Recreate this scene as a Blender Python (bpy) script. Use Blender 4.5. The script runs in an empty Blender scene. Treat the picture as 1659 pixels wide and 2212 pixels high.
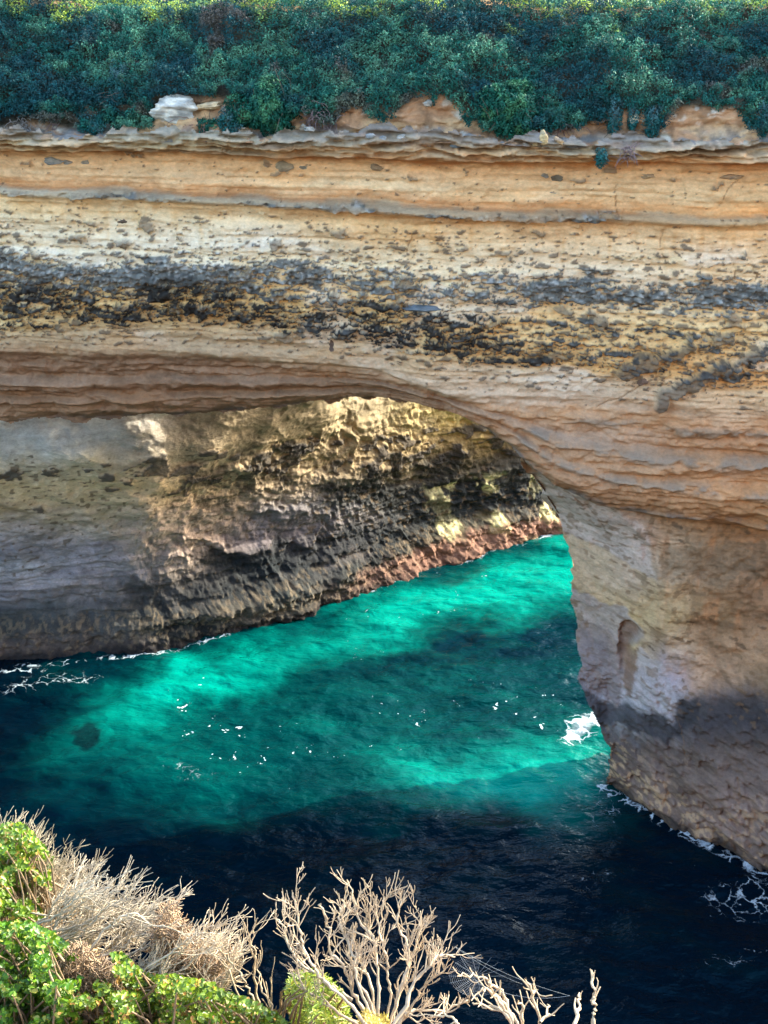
import bpy, math, random
import numpy as np
random.seed(7); RNG = np.random.default_rng(7)
S = bpy.context.scene
# ------------------------------------------------------------ camera
CAM = np.array((0.0, 0.0, 30.0)); PITCH = math.radians(25.0)
TV = math.tan(math.radians(22.5)); TH = TV * 0.75
cd = bpy.data.cameras.new('camera'); cam = bpy.data.objects.new('camera', cd)
S.collection.objects.link(cam); S.camera = cam
cam.location = CAM; cam.rotation_euler = (math.radians(90) - PITCH, 0, 0)
cd.sensor_fit = 'VERTICAL'; cd.sensor_height = 24; cd.lens = 12 / TV
cd.clip_start = 0.1; cd.clip_end = 4000
# ------------------------------------------------------------ light
SUN_AZ = math.radians(61.0)      # from +Y towards +X
SUN_EL = math.radians(25.5)
w = bpy.data.worlds.new('World'); S.world = w; w.use_nodes = True
nt = w.node_tree; nt.nodes.clear()
sky = nt.nodes.new('ShaderNodeTexSky'); sky.sky_type = 'NISHITA'; sky.sun_disc = False
sky.sun_elevation = SUN_EL; sky.sun_rotation = SUN_AZ; sky.air_density = 1.0; sky.dust_density = 2.0; sky.ozone_density = 1.0
bg = nt.nodes.new('ShaderNodeBackground'); bg.inputs[1].default_value = 0.15
wo = nt.nodes.new('ShaderNodeOutputWorld')
nt.links.new(sky.outputs[0], bg.inputs[0]); nt.links.new(bg.outputs[0], wo.inputs[0])
sd = bpy.data.lights.new('sun', 'SUN'); sd.energy = 2.0; sd.angle = math.radians(0.5); sd.color = (1.0, 0.93, 0.80)
so = bpy.data.objects.new('sun', sd); S.collection.objects.link(so)
so.rotation_euler = (math.pi/2 - SUN_EL, 0, math.pi - SUN_AZ)
so.location = (30, 20, 60)
S.view_settings.view_transform = 'Standard'; S.view_settings.look = 'None'
S.view_settings.exposure = 2.85; S.view_settings.gamma = 1.0
S.view_settings.use_curve_mapping = False

# ------------------------------------------------------------ projection helpers (photo display coords 1659 x 2212)
PW, PH = 1659.0, 2212.0
cP, sP = math.cos(PITCH), math.sin(PITCH)
def raydir(px, py):
    a = (np.asarray(px, float)/PW - .5)*2*TH; b = -(np.asarray(py, float)/PH - .5)*2*TV
    return a, cP + b*sP, -sP + b*cP
def on_y(px, py, Y):
    dx, dy, dz = raydir(px, py); t = Y/dy
    return dx*t, dy*t, CAM[2] + dz*t
def on_z(px, py, Z=0.0):
    dx, dy, dz = raydir(px, py); t = (Z - CAM[2])/dz
    return dx*t, dy*t, CAM[2] + dz*t
def proj(x, y, z):
    z = z - CAM[2]; d = y*cP - z*sP; u = y*sP + z*cP
    return (x/d/(2*TH) + .5)*PW, (.5 - u/d/(2*TV))*PH
# ------------------------------------------------------------ noise
def _h(ix, iy, iz, seed):
    h = (ix.astype(np.int64)*374761393 + iy.astype(np.int64)*668265263 + iz.astype(np.int64)*2147483647*3 + seed*1274126177) & 0xffffffff
    h = ((h ^ (h >> 13))*1274126177) & 0xffffffff
    h = ((h ^ (h >> 16))*2246822519) & 0xffffffff
    return ((h ^ (h >> 15)) & 0xffffff)/float(0x1000000)
def vn(x, y, seed=0, z=None):
    x = np.asarray(x, float); y = np.asarray(y, float)
    x, y = np.broadcast_arrays(x, y)
    ix = np.floor(x); iy = np.floor(y); fx = x - ix; fy = y - iy
    fx = fx*fx*fx*(fx*(fx*6-15)+10); fy = fy*fy*fy*(fy*(fy*6-15)+10)
    ix = ix.astype(np.int64); iy = iy.astype(np.int64); o = np.zeros_like(ix)
    a = _h(ix, iy, o, seed); b = _h(ix+1, iy, o, seed); c = _h(ix, iy+1, o, seed); d = _h(ix+1, iy+1, o, seed)
    return (a*(1-fx)+b*fx)*(1-fy) + (c*(1-fx)+d*fx)*fy
def fbm(x, y, oct=4, seed=0, gain=.5):
    s = 0; a = 1; t = 0
    for i in range(oct):
        c, q = math.cos(i*.7), math.sin(i*.7)
        X = (x*c - y*q) if i else x; Y = (x*q + y*c) if i else y
        s = s + a*(vn(X*2**i + 17.3*i, Y*2**i - 9.1*i, seed+i)*2-1); t += a; a *= gain
    return s/t*1.6
def fbma(x, y, oct=4, seed=0, gain=.5):          # without octave rotation: keeps bedding direction
    s = 0; a = 1; t = 0
    for i in range(oct):
        s = s + a*(vn(x*2**i + 17.3*i, y*2**i - 9.1*i, seed+i)*2-1); t += a; a *= gain
    return s/t*1.6
def cells(x, y, seed=0, p=.5, r0=.25, r1=.6):
    # scattered rounded blobs: >0 inside, jittered centre, own size per cell; p = share of cells filled
    x, y = np.broadcast_arrays(np.asarray(x, float), np.asarray(y, float)); best = np.full(x.shape, -1.0)
    ix = np.floor(x).astype(np.int64); iy = np.floor(y).astype(np.int64); o = np.zeros_like(ix)
    for dx in (-1, 0, 1):
        for dy in (-1, 0, 1):
            cx, cy = ix+dx, iy+dy
            jx = cx+.15+.7*_h(cx, cy, o, seed); jy = cy+.15+.7*_h(cx, cy, o, seed+1)
            r = r0+(r1-r0)*_h(cx, cy, o, seed+2)**2.2; on = _h(cx, cy, o, seed+3)
            v = 1-np.hypot(x-jx, y-jy)/r
            best = np.maximum(best, np.where(on < p, v, -1))
    return best
def plates(x, q, n, seed, fx=.9, wob=.35):
    # thin rock plates: every bed juts out by its own amount that changes along the face
    u = q*n+wob*fbma(x*.8, q*2, 3, seed); k = np.floor(u); f = u-k
    a = vn(x*fx+k*3.7, k*5.3, seed+5)*.65+vn(x*fx*3.3+k*1.3, k*9.1, seed+6)*.35
    b = vn(x*fx+(k+1)*3.7, (k+1)*5.3, seed+5)*.65+vn(x*fx*3.3+(k+1)*1.3, (k+1)*9.1, seed+6)*.35
    return a+(b-a)*sst(.72, 1, f)-.5
def ridged(x, y, oct=4, seed=0):
    s = 0; a = 1; t = 0
    for i in range(oct):
        n = 1-np.abs(vn(x*2**i+5.7*i, y*2**i+3.1*i, seed+i)*2-1); s = s+a*n*n; t += a; a *= .5
    return s/t
def sst(e0, e1, x):
    t = np.clip((x-e0)/(e1-e0), 0, 1); return t*t*(3-2*t)
def lin(c):
    c = np.asarray(c, float)/255.0
    return np.where(c <= .04045, c/12.92, ((c+.055)/1.055)**2.4)
def bil(tab, rows, cols, r, c):                  # table lookup, smooth
    tab = np.asarray(tab, float)
    ri = np.interp(r, rows, np.arange(len(rows))); ci = np.interp(c, cols, np.arange(len(cols)))
    r0 = np.clip(np.floor(ri).astype(int), 0, len(rows)-2); c0 = np.clip(np.floor(ci).astype(int), 0, len(cols)-2)
    fr = (ri-r0); fc = (ci-c0); fc = fc*fc*(3-2*fc)
    if tab.ndim == 3: fr = fr[..., None]; fc = fc[..., None]
    return (tab[r0, c0]*(1-fc)+tab[r0, c0+1]*fc)*(1-fr) + (tab[r0+1, c0]*(1-fc)+tab[r0+1, c0+1]*fc)*fr
def mix(a, b, m):
    return a*(1-m[..., None]) + np.asarray(b, float)*m[..., None]
def ingrid(px, py, regs):
    m = np.zeros(np.shape(px), bool)
    for poly in regs:
        p = np.asarray(poly, float); c = np.zeros(np.shape(px), bool); j = len(p)-1
        for i in range(len(p)):
            xi, yi = p[i]; xj, yj = p[j]
            c ^= ((yi > py) != (yj > py)) & (px < (xj-xi)*(py-yi)/(yj-yi+1e-9)+xi); j = i
        m |= c
    return m
# ------------------------------------------------------------ mesh helpers
def mesh_obj(name, V, F, mat, col=None, smooth=True, parent=None, attrs=None, link=True):
    """V (n,3); F (m,k) int array (k=3|4) or list"""
    me = bpy.data.meshes.new(name); V = np.asarray(V, np.float32)
    F = np.asarray(F, np.int32); m, k = F.shape
    me.vertices.add(len(V)); me.vertices.foreach_set('co', V.ravel())
    me.loops.add(m*k); me.loops.foreach_set('vertex_index', F.ravel())
    me.polygons.add(m); me.polygons.foreach_set('loop_start', np.arange(0, m*k, k, dtype=np.int32))
    try: me.polygons.foreach_set('loop_total', np.full(m, k, np.int32))
    except Exception: pass
    me.update(calc_edges=True)
    if smooth: me.polygons.foreach_set('use_smooth', np.ones(m, bool))
    if col is not None:
        a = me.color_attributes.new('Col', 'FLOAT_COLOR', 'POINT')
        c = np.ones((len(V), 4), np.float32); c[:, :3] = col; a.data.foreach_set('color', c.ravel())
    for kx, v in (attrs or {}).items():
        a = me.attributes.new(kx, 'FLOAT', 'POINT'); a.data.foreach_set('value', np.asarray(v, np.float32).ravel())
    me.validate(); me.update()
    o = bpy.data.objects.new(name, me)
    if mat: me.materials.append(mat)
    if link: S.collection.objects.link(o)
    if parent: o.parent = parent
    return o
def grid_faces(nr, nc, mask=None):
    i = np.arange(nr*nc).reshape(nr, nc)
    f = np.stack([i[:-1, :-1], i[:-1, 1:], i[1:, 1:], i[1:, :-1]], -1)
    if mask is not None:
        k = mask[:-1, :-1] & mask[:-1, 1:] & mask[1:, 1:] & mask[1:, :-1]; f = f[k]
    return f.reshape(-1, 4)
def tag(o, label=None, cat=None, group=None, kind=None):
    if label: o['label'] = label
    if cat: o['category'] = cat
    if group: o['group'] = group
    if kind: o['kind'] = kind
    return o
def empty(name, loc, label, cat, group=None):
    o = bpy.data.objects.new(name, None); S.collection.objects.link(o); o.location = loc
    o.empty_display_size = .2
    return tag(o, label, cat, group)
# ------------------------------------------------------------ materials
def new_mat(name):
    m = bpy.data.materials.new(name); m.use_nodes = True; t = m.node_tree
    return m, t, t.nodes['Principled BSDF']
def N(t, typ, **kw):
    n = t.nodes.new(typ)
    for k, v in kw.items(): setattr(n, k, v)
    return n
def rock_mat(name, s1=6.0, s2=28.0, bump=.5, rough=.92, amp=.35):
    m, t, b = new_mat(name)
    at = N(t, 'ShaderNodeVertexColor'); at.layer_name = 'Col'
    tc = N(t, 'ShaderNodeTexCoord')
    mp = N(t, 'ShaderNodeMapping'); mp.inputs['Scale'].default_value = (1, 1, 1.8)
    t.links.new(tc.outputs['Object'], mp.inputs[0])
    n1 = N(t, 'ShaderNodeTexNoise'); n1.inputs['Scale'].default_value = s1/4; n1.inputs['Detail'].default_value = 8; n1.inputs['Roughness'].default_value = .7
    n2 = N(t, 'ShaderNodeTexNoise'); n2.inputs['Scale'].default_value = s2/4; n2.inputs['Detail'].default_value = 6; n2.inputs['Roughness'].default_value = .75
    for n in (n1, n2): t.links.new(mp.outputs[0], n.inputs['Vector'])
    ad = N(t, 'ShaderNodeMath', operation='ADD'); t.links.new(n1.outputs[0], ad.inputs[0]); t.links.new(n2.outputs[0], ad.inputs[1])
    mr = N(t, 'ShaderNodeMapRange'); mr.inputs[1].default_value = .65; mr.inputs[2].default_value = 1.35
    mr.inputs[3].default_value = 1-amp; mr.inputs[4].default_value = 1+amp*.8
    t.links.new(ad.outputs[0], mr.inputs[0])
    mu = N(t, 'ShaderNodeVectorMath', operation='SCALE'); t.links.new(at.outputs[0], mu.inputs[0]); t.links.new(mr.outputs[0], mu.inputs['Scale'])
    t.links.new(mu.outputs[0], b.inputs['Base Color'])
    bp = N(t, 'ShaderNodeBump'); bp.inputs['Strength'].default_value = bump; bp.inputs['Distance'].default_value = .12
    t.links.new(ad.outputs[0], bp.inputs['Height']); t.links.new(bp.outputs[0], b.inputs['Normal'])
    b.inputs['Roughness'].default_value = rough; b.inputs['Specular IOR Level'].default_value = .25
    return m
def leaf_mat(name, rough=.5, trans=.25, spec=.4):
    m, t, b = new_mat(name)
    at = N(t, 'ShaderNodeVertexColor'); at.layer_name = 'Col'
    t.links.new(at.outputs[0], b.inputs['Base Color'])
    b.inputs['Roughness'].default_value = rough; b.inputs['Specular IOR Level'].default_value = spec
    tr = N(t, 'ShaderNodeBsdfTranslucent'); t.links.new(at.outputs[0], tr.inputs[0])
    mx = N(t, 'ShaderNodeMixShader'); mx.inputs[0].default_value = trans
    t.links.new(b.outputs[0], mx.inputs[1]); t.links.new(tr.outputs[0], mx.inputs[2])
    t.links.new(mx.outputs[0], t.nodes['Material Output'].inputs[0])
    return m
M_ROCK = rock_mat('sandstone'); M_WALL = rock_mat('wet_limestone', s1=9, s2=34, bump=.8, amp=.4)
M_SOIL = rock_mat('bare_soil', s1=9, s2=30, bump=.6)
M_SCRUB = leaf_mat('scrub_leaves', rough=.65, trans=.2, spec=.25)
M_LEAF = leaf_mat('succulent_leaves', rough=.42, trans=.3, spec=.5)
M_TWIG = rock_mat('dry_twigs', s1=60, s2=160, bump=.25, rough=.8, amp=.3)
# ------------------------------------------------------------ strata lines traced on the cliff (display px)
CX = np.array([-500, 0, 200, 400, 600, 800, 1000, 1200, 1400, 1659, 2200], float)
LN = {
 0: [285, 285, 288, 290, 292, 286, 292, 300, 302, 298, 298],
 1: [322, 325, 325, 330, 340, 343, 352, 354, 352, 352, 352],
 2: [395, 400, 406, 416, 428, 437, 452, 462, 465, 464, 464],
 3: [420, 425, 432, 440, 452, 462, 478, 488, 490, 486, 486],
 4: [545, 548, 580, 575, 575, 590, 600, 608, 612, 618, 618],
 5: [712, 712, 700, 690, 705, 745, 775, 790, 805, 832, 832],
 6: [755, 758, 765, 768, 782, 800, 860, 880, 890, 895, 900],
 7: [905, 908, 906, 895, 880, 866, 905, 1045, 1112, 1140, 1150]}
def Yf(x): return 40.0 - 0.14*np.asarray(x, float)
def wx_of(px): # world x on the face for a display px column (face plane, mid height)
    return None
# convert every line to world z as a function of x
LZ = []
for k in range(8):
    px = np.linspace(-500, 2200, 200); py = np.interp(px, CX, LN[k]); Y = np.full(200, 40.0)
    if k == 7: py = np.interp(px, [-500, 0, 200, 400, 550, 700, 830, 900, 960, 1000, 1050, 1100, 1150, 1200, 1300, 1400, 1659, 2200], [905, 908, 906, 893, 880, 868, 860, 866, 880, 896, 920, 955, 1002, 1042, 1092, 1113, 1140, 1150])
    off = [1.1, .3, .1, .5, .4, .4, .25, 0][k] if k < 7 else np.interp(px, [700, 1250], [-1.6, .1])
    for _ in range(6): X, _y, Z = on_y(px, py, Y); Y = Yf(X)-off
    LZ.append((X, Z))
def zline(k, x): return np.interp(x, LZ[k][0], LZ[k][1])
def strataq(x, z):
    x = np.asarray(x, float); zz = [zline(k, x) for k in range(8)]
    q = np.zeros(np.broadcast(x, z).shape)
    q = np.where(z > zz[0], (zz[0]-z)/1.0, q)
    for k in range(7):
        m = (z <= zz[k]) & (z > zz[k+1]); q = np.where(m, k+(zz[k]-z)/(zz[k]-zz[k+1]+1e-6), q)
    return np.where(z <= zz[7], 7+(zz[7]-z)*.5, q)
def calm(T, k=.9):          # trim the blue cast: sky light adds its own
    T = np.array(T, float); g = (T[..., 0]+T[..., 1])/2
    T[..., 2] = np.where(T[..., 2] > g, g+(T[..., 2]-g)*(1-k), T[..., 2]); return T
# ------------------------------------------------------------ profile of the face (metres towards the viewer)
PQ = [0, .3, .85, 1, 1.15, 1.5, 1.97, 2.05, 2.5, 2.95, 3.1, 4, 4.5, 5, 5.6, 6, 6.12, 6.35, 6.42, 6.6, 6.66, 6.85, 7.0]
PL = [1.1, 1.2, 1.0, .35, .2, .15, .0, .45, .62, .5, .35, .4, .5, .45, .3, .25, -.1, -.45, -.2, -.7, -.5, -1.0, -1.6]
PR = [1.1, 1.2, 1.0, .35, .2, .15, .0, .35, .5, .4, .3, .35, .45, .5, .45, .4, .35, .25, .6, .45, .7, .6, .15]
# pier silhouette (left edge of the column), traced
SIL = np.array([(1120, 985), (1150, 1035), (1180, 1085), (1205, 1130), (1222, 1180), (1228, 1240), (1236, 1310), (1242, 1380), (1246, 1440), (1252, 1480), (1275, 1530), (1298, 1580), (1318, 1625), (1318, 1650), (1306, 1700)], float)
WLP = np.array([(1306, 1700), (1400, 1762), (1500, 1818), (1600, 1862), (1659, 1886)], float)
wlx, wly, _ = on_z(WLP[:, 0], WLP[:, 1], 0.0)
RID = np.array([(1000, 900), (1330, 1110), (1420, 1200), (1425, 1290), (1440, 1420), (1400, 1500), (1370, 1600), (1330, 1700)], float)
def ywl(x):
    e = (wly[-1]-wly[-3])/(wlx[-1]-wlx[-3])
    y = np.interp(x, wlx, wly); return np.where(x > wlx[-1], wly[-1]+e*.8*(x-wlx[-1]), y)
def face_D(x, z, detail=True):
    q = strataq(x, z)
    pxx, pyy = proj(x, Yf(x), z)
    r = sst(700, 1250, pxx)
    d = np.interp(q, PQ, PL)*(1-r) + np.interp(q, PQ, PR)*r
    # column below the slab
    rx = np.interp(pyy, RID[:, 1], RID[:, 0])
    e = (zline(7, x)-z)
    below = sst(-.05, .35, e)
    lean = np.where(pxx < rx, (rx-pxx)*-.016, (pxx-rx)*-.0006)
    dp = .1 - .45 + lean
    # foot spreads out to the waterline
    zf = sst(9.0, 0.0, z); zf = zf**1.25
    dfoot = Yf(x)-ywl(x)
    dp = dp*(1-zf) + dfoot*zf
    onp = below*sst(1080, 1180, pxx)
    d = d*(1-onp) + dp*onp
    return d, q, pxx, pyy, onp
# world silhouette
sy = np.full(len(SIL), 41.0)
for _ in range(8):
    sx, _a, sz = on_y(SIL[:, 0], SIL[:, 1], sy); dd = face_D(sx, sz)[0]; sy = .5*sy+.5*(Yf(sx)-dd)
def xsil(z): return np.interp(-z, -sz, sx)
# ------------------------------------------------------------ colours
QC = [0, .25, .5, .8, 1, 1.15, 1.7, 1.97, 2.08, 2.6, 3, 3.2, 3.6, 4, 4.5, 5, 5.3, 5.95, 6.12, 6.4, 6.5, 6.8, 7]
CC = [0, 400, 800, 1200, 1659]
CT = [
 [(120,112,100),(130,125,110),(115,108,98),(118,112,105),(125,118,108)],
 [(160,145,118),(165,150,120),(140,128,110),(150,138,118),(150,140,120)],
 [(192,160,112),(160,135,95),(180,140,95),(185,150,105),(190,150,105)],
 [(185,145,95),(150,115,75),(190,140,90),(185,135,85),(195,140,88)],
 [(165,118,72),(150,108,65),(180,122,72),(185,128,76),(190,132,80)],
 [(208,168,120),(211,171,122),(216,174,124),(216,174,124),(216,170,118)],
 [(210,176,132),(216,184,140),(223,197,154),(225,195,150),(218,182,132)],
 [(190,140,90),(180,135,90),(200,150,100),(195,145,95),(205,155,100)],
 [(172,160,136),(165,152,128),(170,152,122),(172,150,118),(190,162,124)],
 [(178,162,132),(160,148,122),(160,142,114),(168,142,108),(184,152,110)],
 [(212,180,130),(200,165,115),(185,140,90),(190,145,95),(212,165,108)],
 [(214,188,142),(215,192,150),(212,175,122),(218,182,134),(220,180,130)],
 [(222,206,172),(225,212,182),(222,196,152),(227,201,160),(224,192,144)],
 [(215,200,160),(224,210,175),(226,206,166),(227,204,168),(226,198,156)],
 [(216,184,126),(214,182,122),(218,186,128),(222,190,134),(224,190,132)],
 [(200,175,125),(198,168,118),(200,170,120),(212,172,112),(220,170,108)],
 [(188,165,128),(190,168,132),(202,178,142),(212,192,160),(216,184,140)],
 [(168,140,108),(170,145,112),(190,168,138),(196,170,140),(205,172,135)],
 [(128,98,72),(135,105,78),(160,130,98),(185,145,105),(186,140,98)],
 [(150,122,96),(150,122,96),(150,122,94),(172,146,120),(178,142,108)],
 [(125,96,70),(128,98,72),(135,106,78),(172,138,104),(184,140,98)],
 [(148,118,90),(142,112,84),(140,112,84),(165,130,96),(178,136,94)],
 [(140,112,86),(112,88,66),(118,92,68),(140,108,76),(160,122,84)]]
PRW = [1000, 1110, 1160, 1250, 1330, 1400, 1460, 1510, 1560, 1620, 1700, 1790, 1860]
PCC = [1210, 1280, 1340, 1430, 1540, 1659]
PT = [
 [(160,130,100)]*6,
 [(168,152,138),(172,158,145),(170,150,130),(155,122,88),(165,125,85),(168,128,88)],
 [(165,150,138),(180,166,154),(178,164,152),(165,140,110),(150,120,88),(160,122,88)],
 [(160,135,98),(175,158,138),(182,168,158),(172,150,120),(160,132,102),(158,128,100)],
 [(150,128,95),(185,162,118),(190,165,118),(185,160,115),(145,120,88),(155,124,94)],
 [(140,132,128),(140,134,132),(182,160,122),(168,148,122),(165,138,108),(150,124,96)],
 [(120,116,124),(135,132,142),(158,146,140),(160,150,152),(168,138,108),(140,118,90)],
 [(105,102,110),(130,128,140),(160,158,168),(158,158,172),(110,98,90),(92,82,74)],
 [(62,60,64),(85,85,94),(120,122,136),(120,120,132),(70,66,68),(70,66,66)],
 [(72,66,62),(80,72,68),(88,78,72),(92,82,76),(90,80,72),(90,80,72)],
 [(86,76,68),(100,88,78),(108,95,86),(112,98,88),(112,98,88),(108,95,86)],
 [(112,98,82),(118,102,86),(124,108,94),(126,110,98),(126,110,100),(126,110,100)],
 [(104,94,76),(112,98,80),(112,98,80),(112,98,82),(108,96,84),(110,98,90)]]
ALB = (1.10, 1.08, 1.06)
def crust_field(X, Z, q, pxx, pyy):
    """dark ironstone crust: returns amount 0..1, tone 0 (black) .. 1 (blue grey)"""
    lx = pxx/PW
    # density by height (q) and place
    d1 = np.exp(-((q-4.42)/.36)**2)*(1-.35*lx)            # main belt
    d1 = d1*np.interp(lx, [0, .5, .6, 1], [1, 1, .7, .55]) + np.exp(-((q-4.85)/.16)**2)*np.interp(lx, [0, .1, .3, .55, .75, 1], [.7, .7, .9, .9, .6, .4])
    d2 = np.exp(-((q-4.12)/.16)**2)*np.interp(lx, [0, .1, .25, .5, .6, .75, 1], [.9, .5, .8, .6, .7, .9, 1.1])
    gap = np.exp(-((q-(4.38))/.07)**2)*np.interp(lx, [0, .4, .55, 1], [0, 0, .6, 1.0])
    wz = .25*fbm(X*.5, Z*.5, 3, 41)
    a = fbma(X*.95+wz, Z*3.0+wz, 5, 11, .62)
    b = fbma(X*2.6, Z*7.0, 4, 23, .6)
    big = fbm(X*.35, Z*.9, 3, 31)
    dens = np.clip(d1+d2-gap*1.0, 0, 1.15)*(.85+.5*big)
    f = .62*a+.45*b + dens*1.3 - .86
    f = np.where((q > 3.7) & (q < 5.3), f, -1)
    tone = sst(4.55, 4.15, q+.25*big)+.35*np.clip(b, 0, 1)
    tone = np.clip(tone + sst(.55, .9, lx)*.4, 0, 1)
    wr1 = .45*fbm(X*2.2, Z*3.4, 4, 45); wr2 = .45*fbm(X*2.2+5, Z*3.4+8, 4, 46)
    dd = np.clip(dens*(1+.35*np.clip(b, -1, 1)), 0, 1.1)*((q > 3.6) & (q < 5.35))
    g1 = np.maximum(cells(X*1.5+wr1, Z*4.6+wr2, 550, dd*.62, .15, .85), cells(X*2.9+wr1*1.6, Z*8.5+wr2*1.6, 560, dd*.78, .2, .8))
    g1 = np.maximum(g1, cells(X*5.5+wr1*2, Z*14+wr2*2, 570, dd*.72, .25, .75))
    f2 = sst(-.22, .12, f)*.5
    amt = np.maximum(sst(.0, .16, g1), sst(.16, .30, f)*sst(4.45, 4.2, q))
    thick = np.clip(.45*np.clip(g1, 0, 1)+.5*np.clip(f, 0, .5), 0, .6)
    # scattered flecks and nodules elsewhere on the upper face
    dn = np.interp(q, [1, 3.1, 3.3, 3.8, 4.0, 5, 5.2, 5.8, 6.0, 7], [0, 0, .14, .24, .35, .35, .18, .03, 0, 0])
    g = fbma(X*3.1+50, Z*6.0, 3, 67, .45)
    w1 = .35*fbm(X*3, Z*4, 4, 71); w2 = .35*fbm(X*3+7, Z*4+3, 4, 72); big2 = fbm(X*.5, Z*.7, 3, 76)
    fl = sst(.0, .25, np.maximum(cells(X*2.6+w1, Z*6+w2, 500, dn*1.9*(1+.7*big2), .12, .55), cells(X*4.6+w1, Z*9+w2, 510, dn*1.7*(1-.7*big2), .15, .5)))
    fl = np.maximum(fl, sst(0, .3, cells(X*5+w1, Z*9+w2, 515, .10*((q>1.1)&(q<5.6)), .1, .4)))
    pn = np.interp(q, [1, 1.1, 1.3, 1.6, 3.1, 3.4, 4, 5, 5.2, 5.6], [0, .8, .5, .05, .0, .25, .5, .4, .2, 0])
    nod = sst(.0, .3, cells(X*.95+w1*.6, Z*1.7+w2*.6, 520, pn, .10, .42))*((q < 1.9) | (q > 3.1))
    # grey ledge crust
    gl = np.exp(-((q-2.55)/.5)**2)*(1-.55*sst(.75, .85, lx)*(1-sst(.95,1,lx)*0))
    gf = sst(-.05, .25, .95*fbma(X*.8, Z*3.2, 5, 81, .65)+gl*1.2-1.0)*(q > 1.95)*(q < 3.35)
    return amt, thick, tone, fl, nod, gf
def seg_dist(px, py, pts):
    d = np.full(px.shape, 1e9)
    for (x0, y0), (x1, y1) in zip(pts[:-1], pts[1:]):
        dx, dy = x1-x0, y1-y0; t = np.clip(((px-x0)*dx+(py-y0)*dy)/(dx*dx+dy*dy), 0, 1)
        d = np.minimum(d, np.hypot(px-x0-t*dx, py-y0-t*dy))
    return d
CRACKS = [[(1335,375),(1338,400),(1330,430),(1338,470)],[(1578,470),(1560,520),(1572,560),(1582,605)],[(1478,360),(1482,420)],[(890,460),(888,500),(885,545)],[(1600,535),(1620,565),(1628,600)],
          [(1540,445),(1575,400),(1590,385)],[(1500,1180),(1430,1190),(1350,1225),(1310,1232)],[(1240,1105),(1300,1150),(1330,1200)],[(1420,800),(1340,850),(1290,880)],
          [(1450,1530),(1470,1590),(1490,1640)],[(1170,470),(1174,540)],[(1005,360),(1007,420)],[(1425,490),(1427,560)],[(1560,1560),(1555,1620)]]
DIAG = [[(1418,866),(1430,835),(1470,815),(1560,780),(1660,735)],[(1335,800),(1400,770),(1480,735)],[(820,700),(700,655),(600,610),(520,590)]]

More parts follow.
